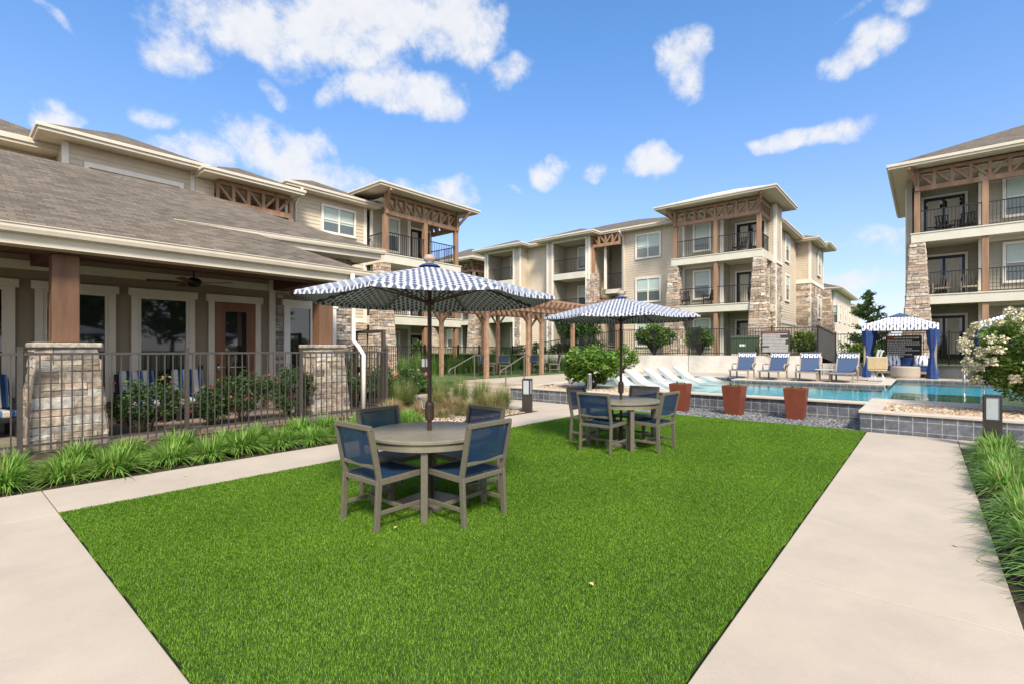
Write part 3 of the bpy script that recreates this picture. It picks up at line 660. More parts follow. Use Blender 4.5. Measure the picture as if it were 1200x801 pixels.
def truss(root, off, x0, x1, y, z0, z1, th=.16, bays=8, mid=None, mat='timber'):
    """timber fret: two chords, uprights, mirrored diagonals"""
    m = MB(off); c = .15
    m.box(x0, x1, y-th/2, y+th/2, z0, z0+c+.06); m.box(x0, x1, y-th/2-.005, y+th/2+.005, z1-c, z1)
    for i in range(bays+1):
        x = x0+(x1-x0)*i/bays; m.box(max(x0,x-.06), min(x1,x+.06), y-th/2+.012, y+th/2-.012, z0+c+.06, z1-c)
    for i in range(bays):
        xa = x0+(x1-x0)*i/bays; xb = x0+(x1-x0)*(i+1)/bays; lo, hi = z0+c+.08, z1-c-.02
        if i < bays/2: m.bar((xa+.05,y,hi), (xb-.05,y,lo), .10, .11, (0,1,0))
        else: m.bar((xa+.05,y,lo), (xb-.05,y,hi), .10, .11, (0,1,0))
    return m.build('timber_truss', mat, root)
def truss_side(root, off, x, y0, y1, z0, z1, th=.16, bays=4, mat='timber'):
    m = MB(off); c = .15
    m.box(x-th/2, x+th/2, y0, y1, z0, z0+c+.06); m.box(x-th/2-.005, x+th/2+.005, y0, y1, z1-c, z1)
    for i in range(bays+1): yy = y0+(y1-y0)*i/bays; m.box(x-th/2+.012, x+th/2-.012, max(y0,yy-.06), min(y1,yy+.06), z0+c+.06, z1-c)
    for i in range(bays):
        ya = y0+(y1-y0)*i/bays; yb = y0+(y1-y0)*(i+1)/bays
        m.bar((x,ya+.05,z0+c+.08), (x,yb-.05,z1-c-.02), .10, .11, (1,0,0))
    return m.build('timber_truss', mat, root)
def bracket(root, off, x, y, z, out=.75, dx=0, mat='timber'):
    """knee bracket carrying the eave, pointing to -y"""
    m = MB(off); m.box(x-.08, x+.08, y-.1, y+.08, z-1.0, z)
    m.bar((x,y-.05,z-.75), (x+dx,y-out,z-.06), .11, .12); m.bar((x,y,z-.06), (x+dx,y-out-.1,z-.06), .11, .11)
    return m.build('eave_bracket', mat, root)
def hip_roof(root, off, x0, x1, y0, y1, z, slope=.42, th=.26, mat='shingle', open_sides='', soffit=True, fas='trim_cream', hips=(1,1,1,1)):
    """hip roof over a rectangle, eave underside at z; a gutter fascia runs round the edge"""
    H = min(x1-x0, y1-y0)/2; r = H*slope; zt = z+th
    m = MB(off)
    xl, xr = (x0+H if hips[0] else x0), (x1-H if hips[1] else x1)
    ym = (y0+y1)/2
    if (x1-x0) >= (y1-y0):
        a, b = (xl, ym, zt+r), (xr, ym, zt+r)
        m.add([(x0,y0,zt),(x1,y0,zt),(x1,y1,zt),(x0,y1,zt),a,b], [(0,1,5,4),(2,3,4,5)]); 
        m.add([(x1,y0,zt),(x1,y1,zt),b], [(0,1,2)]); m.add([(x0,y1,zt),(x0,y0,zt),a], [(0,1,2)])
    else:
        xm = (x0+x1)/2; a, b = (xm, y0+H, zt+r), (xm, y1-H, zt+r)
        m.add([(x0,y0,zt),(x1,y0,zt),(x1,y1,zt),(x0,y1,zt),a,b], [(1,2,5,4),(3,0,4,5),(0,1,4),(2,3,5)])
    rf = m.build('roof', mat, root)
    m = MB(off); g = .10
    m.box(x0-.0, x1, y0, y0+g, z, zt-.006); m.box(x0, x1, y1-g, y1, z, zt-.006); m.box(x0, x0+g, y0+g, y1-g, z, zt-.006); m.box(x1-g, x1, y0+g, y1-g, z, zt-.006)
    # rounded gutter lip on the front and the right
    m.box(x0-.05, x1+.05, y0-.05, y0-.001, z+.10, zt+.01); m.box(x1+.001, x1+.05, y0, y1, z+.10, zt+.01); m.box(x0-.05, x0-.001, y0, y1, z+.10, zt+.01)
    m.build('gutter', fas, rf, bevel=.012)
    if soffit:
        m = MB(off); m.box(x0+g, x1-g, y0+g, y1-g, z+.03, z+.05); m.build('soffit', 'soffit', rf)
    return rf
def downspout(root, off, pts, w=.085, mat='trim_white'):
    m = MB(off); m.tube(pts, w/2*1.15, 8); return m.build('downspout', mat, root, smooth=True)
def wall_block(root, off, x0, x1, y0, y1, z0, z1, mat, faces='f', lap=.17, corner=True, trim='trim_white', name='wall'):
    m = MB(off); m.box(x0, x1, y0, y1, z0, z1)
    if 'f' in faces: siding(m, (x0,y0), (x1,y0), z0, z1, (0,-1), lap)
    if 'r' in faces: siding(m, (x1,y0), (x1,y1), z0, z1, (1,0), lap)
    if 'l' in faces: siding(m, (x0,y1), (x0,y0), z0, z1, (-1,0), lap)
    w_ = m.build(name, mat, root)
    if corner:
        m = MB(off); t = .13
        if 'l' in corner if isinstance(corner, str) else True: m.box(x0-.035, x0+t, y0-.036, y0-.0, z0, z1)
        if 'r' in corner if isinstance(corner, str) else True: m.box(x1-t, x1+.035, y0-.036, y0-.0, z0, z1)
        if 'r' in faces: m.box(x1+.0005, x1+.036, y0, y0+t, z0, z1); m.box(x1+.0005, x1+.036, y1-t, y1, z0, z1)
        if m.v: m.build('corner_trim', trim, w_)
    return w_
def tower(root, off, X, y0, yb, floors, zt, rng, base_col=True, cols=None, sidec=None, left_open=False, depthL=1.0, door_right=True, wall='siding_olive', rail_side='r', ceil_off=.36, sides=True):
    """three-storey balcony stack: X = (left post, middle post, right post); floors = slab tops"""
    xa, xm, xb = X; pw = .22
    for k, z in enumerate(floors):
        top = floors[k+1]-.36 if k+1 < len(floors) else zt
        if k:
            m = MB(off); m.box(xa-.22, xb+.22, y0-.18, y0-.14, z-.42, z+.02); m.box(xb+.18, xb+.22, y0-.14, yb, z-.42, z+.02); m.box(xa-.22, xa-.18, y0-.14, yb, z-.42, z+.02)
            m.box(xa-.18, xb+.18, y0-.14, yb, z-.36, z); m.box(xa-.25, xb+.25, y0-.21, y0-.18, z-.02, z+.03); m.build('balcony_floor', 'sage', root, bevel=.006)
            rp = [(xa,y0-.05),(xm,y0-.05),(xb,y0-.05)]
            if 'r' in rail_side: rp.append((xb, yb))
            if 'l' in rail_side: rp.insert(0, (xa, yb))
            railing(root, off, rp, z)
        # posts
        hi = floors[k+1]-.42 if k+1 < len(floors) else zt-1.0
        for j, x in enumerate((xa, xm, xb)):
            if cols and j in cols and k < 2: continue
            m = MB(off); m.box(x-pw/2, x+pw/2, y0-pw/2, y0+pw/2, z, hi); m.build('timber_post', 'timber', root, bevel=.01)
        # back walls: shallow bay with a window, deep bay with a door
        yl = y0+depthL
        m = MB(off); m.box(xa+.1, xm, yl, yl+.12, z, top); m.box(xm-.02, xm+.14, yl+.12, yb, z, top)
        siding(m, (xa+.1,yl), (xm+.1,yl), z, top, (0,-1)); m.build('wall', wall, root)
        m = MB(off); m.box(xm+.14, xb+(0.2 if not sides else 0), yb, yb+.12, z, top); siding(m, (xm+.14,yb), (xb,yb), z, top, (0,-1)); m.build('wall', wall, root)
        m = MB(off); m.box(xm-.03, xm+.16, yl-.05, yl+.0, z, top); m.box(xa+.08, xa+.22, yl-.05, yl, z, top); m.box(xa+.1, xm, yl-.04, yl-.0, top-.18, top-.002); m.build('wall_trim', 'trim_white', root)
        W = xm-xa
        window(root, off, xa+W*.36, xa+W*.72, z+.55, z+2.15, yl-.024, 1, .52)
        WD = xb-xm
        french_door(root, off, xm+.14+WD*.18, xb-WD*.10, z+.02, z+2.08, yb-.024)
        if k: pass
    # ceiling of the top balcony
    m = MB(off); m.box(xa-.1, xb+.1, y0+.1, yb, zt-.25, zt-.20); m.build('balcony_ceiling', 'ceiling_white', root)
    if cols:
        for j in cols:
            x = X[j]; stone_column(root, off, x-(.12 if j == 0 else 0)+(.0), y0+.10, floors[0]-.1, floors[2]-.44, 1.15, .54, rng, .95, .54, pal=STONE_FAR, hmin=.10, hmax=.2, lmin=.2, lmax=.55)
    truss(root, off, xa, xb, y0, zt-1.0, zt-.02, .2, 8)
    truss_side(root, off, xb, y0+.12, yb, zt-1.0, zt-.02, .2, 4)
    bracket(root, off, xa, y0-.1, zt, .65, -.3); bracket(root, off, xb, y0-.1, zt, .65, .3)

# ================================================================== clubhouse
rs = random.Random(11)
CO = (0, 13, 0)
club = thing('clubhouse', 'low taupe clubhouse with shingled hip roof, covered patio and stone based timber posts', 'clubhouse', CO)
WY = 13.0
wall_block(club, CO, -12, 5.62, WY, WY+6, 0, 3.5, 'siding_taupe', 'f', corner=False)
m = MB(CO); m.box(5.62, 5.78, WY-.06, WY+.1, 0, 3.5); m.box(-12, 5.62, WY-.04, WY-.025, 3.05, 3.22); m.build('wall_trim', 'trim_cream', club)
m = MB(CO); m.box(5.78, 8.0, WY+.02, WY+6, 0, 4.35); p = m.build('stone_wall', 'mortar', club)
m = MB(CO)
for (a, b, z0, z1) in ((5.80,6.0,0,4.3),(7.5,8.0,0,4.3),(6.0,7.5,2.86,4.3),(6.0,7.5,0,.55)): stones(m, (a,WY+.0), (b,WY+.0), (a,WY+.0), (b,WY+.0), z0, z1, (0,-1), rs, .05, .13, .12, .42)
stones(m, (8.0,WY), (8.0,WY+3), (8.0,WY), (8.0,WY+3), 0, 4.3, (1,0), rs, .06, .14, .2, .5)
m.build('stone_facing', 'stone', p)
def picture_window(x0, x1, z0, z1, y, trim='trim_cream'):
    m = MB(CO); t = .12
    m.box(x0, x0+t, y-.07, y, z0, z1-t*1.3); m.box(x1-t, x1, y-.07, y, z0, z1-t*1.3); m.box(x0-.05, x1+.05, y-.085, y, z1-t*1.3, z1); m.box(x0-.03, x1+.03, y-.10, y, z0-.08, z0)
    a, b, c, d = x0+t, x1-t, z0, z1-t*1.3; s = .055
    f = m.build('window', trim, club, bevel=.004)
    m = MB(CO); m.box(a, a+s, y-.045, y, c, d); m.box(b-s, b, y-.045, y, c, d); m.box(a+s, b-s, y-.045, y, c, c+s); m.box(a+s, b-s, y-.045, y, d-s, d); m.build('sash', trim, f)
    m = MB(CO); m.box(a+s, b-s, y-.022, y-.004, c+s, d-s); m.build('pane', 'glass_dark', f)
picture_window(-3.6, -2.0, .55, 2.85, WY-.024); picture_window(-1.6, -.4, .55, 2.85, WY-.024); picture_window(-.2, 1.0, .55, 2.85, WY-.024)
picture_window(1.26, 2.48, .55, 2.85, WY-.024); picture_window(2.74, 3.93, .55, 2.85, WY-.024)
picture_window(6.0, 7.5, .62, 2.86, WY-.0, 'trim_white')
m = MB(CO); m.box(6.73, 6.79, WY-.06, WY-.02, .62, 2.66); m.build('window_mullion', 'trim_white', club)
# door
m = MB(CO); y = WY-.024
m.box(4.21, 4.34, y-.07, y, 0, 2.68); m.box(5.27, 5.40, y-.07, y, 0, 2.68); m.box(4.16, 5.45, y-.085, y, 2.68, 2.85); f = m.build('door', 'trim_cream', club, bevel=.004)
m = MB(CO); m.box(4.34, 4.58, y-.05, y-.002, .05, 2.68); m.box(5.06, 5.27, y-.05, y-.002, .05, 2.68); m.box(4.58, 5.06, y-.05, y-.002, 2.46, 2.68); m.box(4.58, 5.06, y-.05, y-.002, .05, .42); m.build('door_leaf', 'door_wood', f, bevel=.006)
m = MB(CO); m.box(4.58, 5.06, y-.025, y-.004, .42, 2.46); m.build('pane', 'glass_dark', f)
m = MB(CO); m.tube([(4.62,y-.09,1.12),(5.04,y-.09,1.12)], .018, 8); m.box(4.40, 4.46, y-.07, y-.05, 1.02, 1.2); m.tube([(4.43,y-.07,1.12),(4.43,y-.13,1.12),(4.55,y-.13,1.12)], .014, 8); m.build('door_handle', 'steel', f, smooth=True)
# porch ceiling, beams, posts
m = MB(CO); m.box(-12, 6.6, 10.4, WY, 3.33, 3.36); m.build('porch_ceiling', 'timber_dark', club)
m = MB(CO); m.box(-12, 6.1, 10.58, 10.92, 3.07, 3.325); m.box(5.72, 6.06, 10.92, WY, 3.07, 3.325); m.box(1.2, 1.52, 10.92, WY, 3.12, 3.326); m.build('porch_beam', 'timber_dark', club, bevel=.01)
for cx, w0, w1 in ((1.40, .98, .72), (5.90, .9, .66), (-3.1, .95, .7)):
    q = stone_column(club, CO, cx, 10.78, 0, 1.57, w0, w1, rs, sides='flr', hmin=.085, hmax=.19, lmin=.18, lmax=.52, gap=.003, oo=(.012,.030))
    m = MB(CO); m.box(cx-w1/2-.06, cx+w1/2+.06, 10.78-w1/2-.06, 10.78+w1/2+.06, 1.572, 1.655); m.col = (.42,.37,.31); m.c = [m.col]*len(m.v); m.build('cap_stone', 'stone', q, bevel=.02)
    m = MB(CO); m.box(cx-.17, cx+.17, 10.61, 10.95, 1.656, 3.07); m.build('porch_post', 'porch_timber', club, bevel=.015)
# roof: porch slope (A) and the raised main slope (B), common ridge; both end in hips on the right
S = .47; m = MB(CO)
ea, za = 10.25, 3.40
rz = lambda v: za+S*(v-ea)
xe = 6.85
m.quad((-14,ea,za), (xe,ea,za), (xe-3.4,ea+3.4,rz(ea+3.4)), (-14,ea+3.4,rz(ea+3.4))); m.quad((xe,ea,za), (xe,ea+5,za), (xe-3.4,ea+5,rz(ea+3.4)), (xe-3.4,ea+3.4,rz(ea+3.4)))
m.build('porch_roof', 'shingle', club)
eb, zb, xb_ = 12.2, rz(12.2)+.15, 8.5; zb0 = rz(12.2)+.003; RV = 15.8
m = MB(CO); zr = rz(RV)+.005; hb = RV-eb
m.quad((3.1,eb,zb0), (xb_,eb,zb), (xb_-hb,RV,zr), (3.1,RV,zr)); m.quad((xb_,eb,zb), (xb_,RV+hb,zb), (xb_-hb,RV,zr), (xb_-hb+.001,RV,zr))
m.quad((-14,ea+3.4,rz(ea+3.4)), (3.1,ea+3.4,rz(ea+3.4)), (3.1,RV,zr-.001), (-14,RV,zr-.001)); m.quad((3.1,ea+3.4,rz(ea+3.4)), (4.2,ea+3.4,rz(ea+3.4)-.01), (4.2,RV,zr-.05), (3.1,RV,zr-.001))
m.quad((xb_,RV+hb,zb), (-14,RV+hb,zb), (-14,RV,zr), (xb_-hb,RV,zr))
m.build('main_roof', 'shingle', club)
m = MB(CO)
m.box(-14, xe, ea, ea+.06, 3.10, 3.385); m.box(xe-.06, xe, ea+.06, WY, 3.10, 3.385); m.box(-14, xe-.06, ea+.06, ea+.35, 3.10, 3.125)
m.build('fascia', 'trim_cream', club)
m = MB(CO)
pf = [(0,0),(-.10,.02),(-.12,.08),(-.12,.13),(-.135,.135),(-.135,.15),(-.10,.15),(0,.15)]
vs = [(-14,ea-.001+a,3.25+b) for a,b in pf]+[(xe+.1,ea-.001+a,3.25+b) for a,b in pf]; k = len(pf)
m.add(vs, [tuple(range(k)), tuple(range(2*k-1,k-1,-1))]+[(i,k+i,k+(i+1)%k,(i+1)%k) for i in range(k)])
vs = [(3.3,eb-.001+a*.6,zb0-.17+b) for a,b in pf]+[(xb_+.1,eb-.001+a,zb-.16+b) for a,b in pf]
m.add(vs, [tuple(range(k)), tuple(range(2*k-1,k-1,-1))]+[(i,k+i,k+(i+1)%k,(i+1)%k) for i in range(k)])
m.build('gutter', 'trim_cream', club)
m = MB(CO); m.add([(3.4,eb,zb0-.3),(xb_,eb,zb-.3),(xb_,eb,zb-.02),(3.4,eb,zb0-.02)],[(0,1,2,3)]); m.box(xb_-.05, xb_, eb+.05, 20, zb-.30, zb-.02); m.box(5.0, xb_-.05, eb+.05, WY+.2, zb-.30, zb-.27); m.build('fascia', 'trim_cream', club)
m = MB(CO); m.tube([(6.30,10.16,3.28),(6.30,10.16,3.12),(6.36,10.22,2.95),(6.36,10.22,1.75),(6.42,10.12,1.62),(6.50,10.02,1.42),(6.50,10.02,.0)], .05, 10); m.build('downspout', 'trim_white', club, smooth=True)
for (x, y) in ((2.75,11.6),(5.2,12.0),(1.8,12.3)):
    m = MB(CO); m.lathe([(.09,-.02),(.09,0)], 16, (x,y,3.33)); m.build('recessed_light', 'white_plastic', club)
m = MB(CO); m.box(4.02, 4.10, WY-.06, WY-.024, 1.05, 1.18); m.build('wall_switch', 'dark_metal', club)
m = MB(CO); m.lathe([(.05,0),(.05,.75),(.07,.75),(.07,.8)], 10, (-2.2,17.0,5.9)); m.build('vent_pipe', 'trim_white', club)
# ceiling fan
t = thing('ceiling_fan', 'dark bronze five blade ceiling fan hanging over the clubhouse patio', 'ceiling fan', (3.63,12.0,3.33))
m = MB(); m.tube([(0,0,0),(0,0,-.26)], .015, 8); m.lathe([(.06,-.05),(.05,0)], 14); m.build('rod', 'dark_metal', t)
m = MB(); m.lathe([(.05,-.46),(.10,-.44),(.13,-.38),(.15,-.33),(.11,-.28),(.04,-.25)], 18); m.build('motor', 'dark_metal', t, smooth=True)
for i in range(5):
    a = i*2*math.pi/5+.35; m = MB(); d = Vector((math.cos(a), math.sin(a), 0)); q = Vector((-d.y, d.x, 0))
    A = d*.15+Vector((0,0,-.37)); B = d*.82+Vector((0,0,-.37))
    vs = [A-q*.05-Vector((0,0,.01)), A+q*.05+Vector((0,0,.01)), B+q*.075+Vector((0,0,.015)), B-q*.075-Vector((0,0,.015))]
    m.add([*vs, *[v+Vector((0,0,.008)) for v in vs]], [(3,2,1,0),(4,5,6,7),(0,1,5,4),(1,2,6,5),(2,3,7,6),(3,0,4,7)]); m.build('blade', 'timber_dark', t)

# ================================================================== left apartment building (front faces -y)
LO = (9, 21, .2)
left = thing('apartment_building', 'tan three storey apartment block rising behind the clubhouse roof', 'apartment building', LO)
rs = random.Random(12)
wall_block(left, LO, -12, 2.7, 22.4, 30, .2, 8.1, 'siding_tan', 'f', corner=False)
hip_roof(left, LO, -13, 3.6, 21.6, 34, 7.95, .50)
wall_block(left, LO, 2.7, 6.37, 21, 28, .2, 8.2, 'siding_tan', 'fl', corner='lr')
hip_roof(left, LO, 2.05, 6.85, 20.3, 30, 8.15, .46, .2)
m = MB(LO); m.box(3.2, 6.0, 20.92, 20.97, 7.50, 7.66); m.box(3.2, 3.32, 20.92, 20.97, 6.2, 7.50); m.box(5.88, 6.0, 20.92, 20.97, 6.2, 7.50); m.build('window', 'trim_white', left)
wall_block(left, LO, 6.37, 7.0, 20.9, 28, .2, 8.0, 'siding_tan', 'f', corner=False)
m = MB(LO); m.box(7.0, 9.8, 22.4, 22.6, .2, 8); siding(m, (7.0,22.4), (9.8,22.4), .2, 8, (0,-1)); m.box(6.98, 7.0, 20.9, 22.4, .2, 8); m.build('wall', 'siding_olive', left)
truss(left, LO, 7.0, 9.8, 20.6, 7.05, 7.98, .2, 5)
for x in (6.9, 9.7): m = MB(LO); m.box(x, x+.22, 20.5, 20.72, 3.0, 7.05); m.build('timber_post', 'timber', left)
hip_roof(left, LO, 6.35, 10.1, 19.9, 29, 7.98, .46, .2)
wall_block(left, LO, 9.8, 13.75, 21, 30, .2, 8.5, 'siding_tan', 'fl', corner='lr')
m = MB(LO); m.box(12.6, 13.75, 20.93, 20.96, 2.85, 3.05); m.build('wall_band', 'trim_white', left)
hip_roof(left, LO, 9.55, 14.2, 20.35, 32, 8.42, .46, .2)
window(left, LO, 11.5, 13.05, 6.95, 8.05, 20.976, 2, .62); window(left, LO, 11.5, 13.05, 3.9, 5.3, 20.976, 2, .6)
downspout(left, LO, [(10.2,20.3,8.4),(10.2,20.5,8.2),(10.2,20.9,7.9),(10.2,20.9,.3)])
m = MB(LO); m.box(8.1, 13.7, 20.86, 20.965, .2, 2.85); p = m.build('stone_wall', 'mortar', left)
m = MB(LO); stones(m, (8.1,20.86), (13.7,20.86), (8.1,20.86), (13.7,20.86), .2, 2.85, (0,-1), rs, .09, .18, .2, .6, STONE_FAR); m.build('stone_facing', 'stone', p)
FL = (.25, 3.15, 6.05)
tower(left, LO, (13.9,16.3,18.45), 19.6, 21.6, FL, 8.95, rs, cols=(0,), rail_side='rl', depthL=1.4)
hip_roof(left, LO, 13.05, 19.45, 18.75, 25.2, 8.97, .34, .18, 'pale_roof')
m = MB(LO); m.box(13.7, 16.5, 22.0, 30, .2, 8.9); m.build('wall', 'siding_olive', left)
m = MB(LO); m.box(16.2, 18.3, 23.2, 30, .2, 5.6); m.build('wall', 'siding_tan', left)

# ================================================================== centre apartment building (front faces -x: local x = -world y, local y = world x)
CE = (-18, 31, 1.15)
def face_x(lx, ly, lz): return (ly, -lx, lz)
cen = thing('apartment_building', 'long tan three storey apartment block behind the pergola and pool', 'apartment building', face_x(*CE), -math.pi/2)
rs = random.Random(13)
FC = (1.2, 4.15, 7.1)
wall_block(cen, CE, -40, -28.4, 33.0, 44, 1.1, 9.6, 'siding_tan', 'fr', corner='lr')
tower(cen, CE, (-36.5,-33.6,-31.0), 31.4, 33.0, FC, 9.5, rs, cols=(0,2))
hip_roof(cen, CE, -37.4, -30.2, 30.4, 37.0, 9.45, .46)
hip_roof(cen, CE, -42, -27.6, 32.3, 46, 9.55, .42)
def recess_bump(x0, x1, r0, r1, yf, ym_, floors=FC):
    """projecting bay whose balconies are cut into it behind white cased openings"""
    z1 = 9.75
    m = MB(CE)
    m.box(x0, r0, yf, ym_+2, 1.1, z1); m.box(r1, x1, yf, ym_+2, 1.1, z1); m.box(r0, r1, yf+1.75, ym_+2.2, 1.1, z1); m.box(r0, r1, yf, yf+1.75, 9.45, z1)
    siding(m, (x0,yf), (r0,yf), 4.3, z1, (0,-1)); siding(m, (r1,yf), (x1,yf), 4.3, z1, (0,-1)); siding(m, (r0,yf), (r1,yf), 9.45, z1, (0,-1)); siding(m, (x1,yf), (x1,yf+1), 1.1, z1, (1,0)); siding(m, (x0,yf+1), (x0,yf), 1.1, z1, (-1,0))
    m.build('wall', 'siding_tan', cen)
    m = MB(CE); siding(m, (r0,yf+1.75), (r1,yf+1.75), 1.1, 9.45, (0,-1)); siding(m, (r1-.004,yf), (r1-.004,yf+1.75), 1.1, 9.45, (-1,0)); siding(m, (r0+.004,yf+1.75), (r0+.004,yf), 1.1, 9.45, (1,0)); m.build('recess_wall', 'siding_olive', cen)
    m = MB(CE); t = .16
    m.box(r0-t, r0, yf-.04, yf, 1.1, 9.45); m.box(r1, r1+t, yf-.04, yf, 1.1, 9.45); m.box(r0-t, r1+t, yf-.04, yf, 9.45, 9.62); m.box(x0-.03, x0+.12, yf-.038, yf, 1.1, z1); m.box(x1-.12, x1+.03, yf-.038, yf, 1.1, z1); m.build('wall_trim', 'trim_white', cen)
    for k, z in enumerate(floors):
        if k:
            m = MB(CE); m.box(r0+.003, r1-.003, yf-.03, yf+1.74, z-.38, z); m.box(r0+.002, r1-.002, yf-.06, yf-.03, z-.42, z+.03); m.build('balcony_floor', 'sage', cen)
            railing(cen, CE, [(r0+.02,yf+.05),(r1-.02,yf+.05)], z)
        W = r1-r0
        window(cen, CE, r0+W*.42, r0+W*.66, z+.6, z+2.1, yf+1.726, 1, .5); french_door(cen, CE, r0+W*.74, r0+W*.96, z+.02, z+2.08, yf+1.726, False)
    for (a, b) in ((x0,r0-.16),(r1+.16,x1)):
        if b-a > .2:
            m = MB(CE); stones(m, (a,yf-.0), (b,yf-.0), (a,yf), (b,yf), 1.1, 5.6, (0,-1), rs, .1, .2, .2, .5, STONE_FAR); m.build('stone_facing', 'stone', cen)
    hip_roof(cen, CE, x0-.7, x1+.7, yf-.75, ym_+9, 9.62, .36, .2)
recess_bump(-28.4, -24.5, -28.0, -25.3, 30.1, 31.0)
wall_block(cen, CE, -24.5, -22.0, 31.0, 44, 1.1, 9.6, 'siding_cream', 'f', corner=False)
recess_bump(-22.0, -18.25, -21.4, -18.6, 30.2, 31.0)
# stair bay
m = MB(CE); m.box(-18.25, -16.1, 33.4, 33.6, 1.1, 9.6); m.box(-16.12, -16.1, 31.05, 33.4, 1.1, 9.6); m.build('stair_wall', 'siding_olive', cen)
stone_column(cen, CE, -18.2, 30.5, 1.1, 6.9, .95, .62, rs, .8, .6, STONE_FAR, hmin=.1, hmax=.2, lmin=.2, lmax=.55)
for x, z0, z1 in ((-18.28,6.9,8.75),(-16.35,1.1,4.15)): m = MB(CE); m.box(x, x+.22, 30.4, 30.62, z0, z1); m.build('timber_post', 'timber', cen)
truss(cen, CE, -18.2, -16.05, 30.5, 8.75, 9.75, .2, 4); truss(cen, CE, -18.0, -16.05, 30.5, 4.15, 5.0, .2, 4)
railing(cen, CE, [(-17.9,31.2),(-16.15,31.2)], 5.9, 1.0)
m = MB(CE)
for i in range(9): m.box(-17.9, -16.3, 31.4+i*.28-.0, 31.68+i*.28, 1.2+i*.19, 1.25+i*.19)
m.build('stairs', 'sage', cen)
m = MB(CE); m.box(-17.9,-16.12,31.2,33.3,5.5,5.8); m.build('stair_landing', 'sage', cen)
m = MB(CE); m.box(-17.5, -17.35, 30.9, 31.05, 5.8, 9.4); m.build('wall_trim', 'trim_white', cen)
wall_block(cen, CE, -16.1, -11.9, 31.0, 44, 1.1, 9.6, 'siding_tan', 'f', corner='l')
for z in FC: window(cen, CE, -15.0, -13.4, z+.62, z+2.1, 30.976, 2, .58)
m = MB(CE); m.lathe([(.06,0),(.06,.1)], 10, (-15.9,30.9,5.4)); m.build('wall_vent', 'dark_metal', cen)
downspout(cen, CE, [(-16.0,30.3,9.6),(-16.0,30.6,9.4),(-16.0,30.93,9.2),(-16.0,30.93,1.2)])
# main roofs
hip_roof(cen, CE, -29.2, -10.5, 30.35, 46, 9.58, .335, .2)
# corner balcony stack
tower(cen, CE, (-11.85,-9.43,-7.1), 29.8, 32.0, FC, 10.1, rs, cols=(0,2), depthL=.9)
hip_roof(cen, CE, -12.85, -6.05, 28.85, 34.4, 10.12, .36, .18, 'pale_roof')
# end wall returning along the side lane
wall_block(cen, CE, -11.0, -6.72, 32.0, 33.4, 1.1, 10.1, 'siding_tan', 'fr', corner='r')
m = MB(CE); stones(m, (-6.715,32.0), (-6.715,33.4), (-6.715,32.0), (-6.715,33.4), 1.1, 6.6, (1,0), rs, .12, .22, .25, .6, STONE_FAR); stones(m, (-7.0,31.99), (-6.72,31.99), (-7.0,31.99), (-6.72,31.99), 1.1, 6.6, (0,-1), rs, .12, .22, .25, .6, STONE_FAR); m.build('stone_facing', 'stone', cen)
m = MB(CE); m.box(-6.71, -6.64, 31.95, 33.42, 6.6, 6.8); m.build('wall_band', 'trim_white', cen)
wall_block(cen, CE, -12.0, -7.1, 33.4, 40.0, 1.1, 9.3, 'siding_cream', 'r', corner=False)
hip_roof(cen, CE, -13, -6.55, 33.3, 40.4, 9.25, .42, .2)
for z in (4.5, 7.1): window(cen, CE, 36.3, 37.4, z+.3, z+1.9, -7.076, 1, .4, axis='y')
m = MB(CE); m.box(-7.1, -7.02, 33.5, 33.65, 1.1, 9.2); m.build('corner_trim', 'trim_white', cen)
m = MB(CE); m.box(-7.095, -7.04, 33.65, 39.9, 3.2, 3.4); m.build('wall_band', 'trim_white', cen)
wall_block(cen, CE, -12.0, -6.2, 40.0, 45.5, 1.0, 9.2, 'siding_tan', 'fr', corner='r')
m = MB(CE); stones(m, (-6.19,40.0), (-6.19,45.5), (-6.19,40.0), (-6.19,45.5), .8, 6.2, (1,0), rs, .13, .24, .25, .7, STONE_FAR); stones(m, (-7.1,39.99), (-6.2,39.99), (-7.1,39.99), (-6.2,39.99), .8, 6.2, (0,-1), rs, .13, .24, .25, .7, STONE_FAR); m.build('stone_facing', 'stone', cen)
m = MB(CE); m.box(-6.19, -6.12, 39.93, 45.5, 6.2, 6.45); m.box(-7.1, -6.19, 39.93, 39.985, 6.2, 6.45); m.build('wall_band', 'trim_white', cen)
for z in (3.6, 6.8): window(cen, CE, 42.6, 43.8, z+.3, z+1.9, -6.15, 1, .4, axis='y')
hip_roof(cen, CE, -12.5, -5.6, 39.3, 43.2, 9.1, .40, .18); hip_roof(cen, CE, -12.5, -5.4, 42.8, 46.3, 9.3, .30, .18, 'pale_roof')
stone_column(cen, CE, -5.95, 45.4, .8, 6.2, 1.3, .5, rs, .9, .6, STONE_FAR, hmin=.13, hmax=.24, lmin=.25, lmax=.7)

# ================================================================== right apartment building
RO = (2, 31, .9)
rgt = thing('apartment_building', 'tan three storey apartment block cut by the right frame edge with stone corner pier', 'apartment building', face_x(*RO), -math.pi/2)
rs = random.Random(14)
FR = (1.1, 4.02, 6.92)
tower(rgt, (*RO, 4.3), (-.3,2.3,4.6), 29.8, 32.0, FR, 9.9, rs, cols=(2,), rail_side='r', depthL=1.0)
wall_block(rgt, RO, -.75, 12, 32.2, 42, .8, 9.7, 'siding_olive', 'fl', corner='l')
m = MB(RO); m.box(-.72, -.5, 31.0, 32.2, .8, 9.8); m.build('wall', 'siding_olive', rgt)
wall_block(rgt, RO, 4.75, 12, 31.4, 42, .8, 9.7, 'siding_tan', 'f', corner='l')
hip_roof(rgt, RO, -1.36, 9.0, 28.9, 40, 9.92, .44, .22)

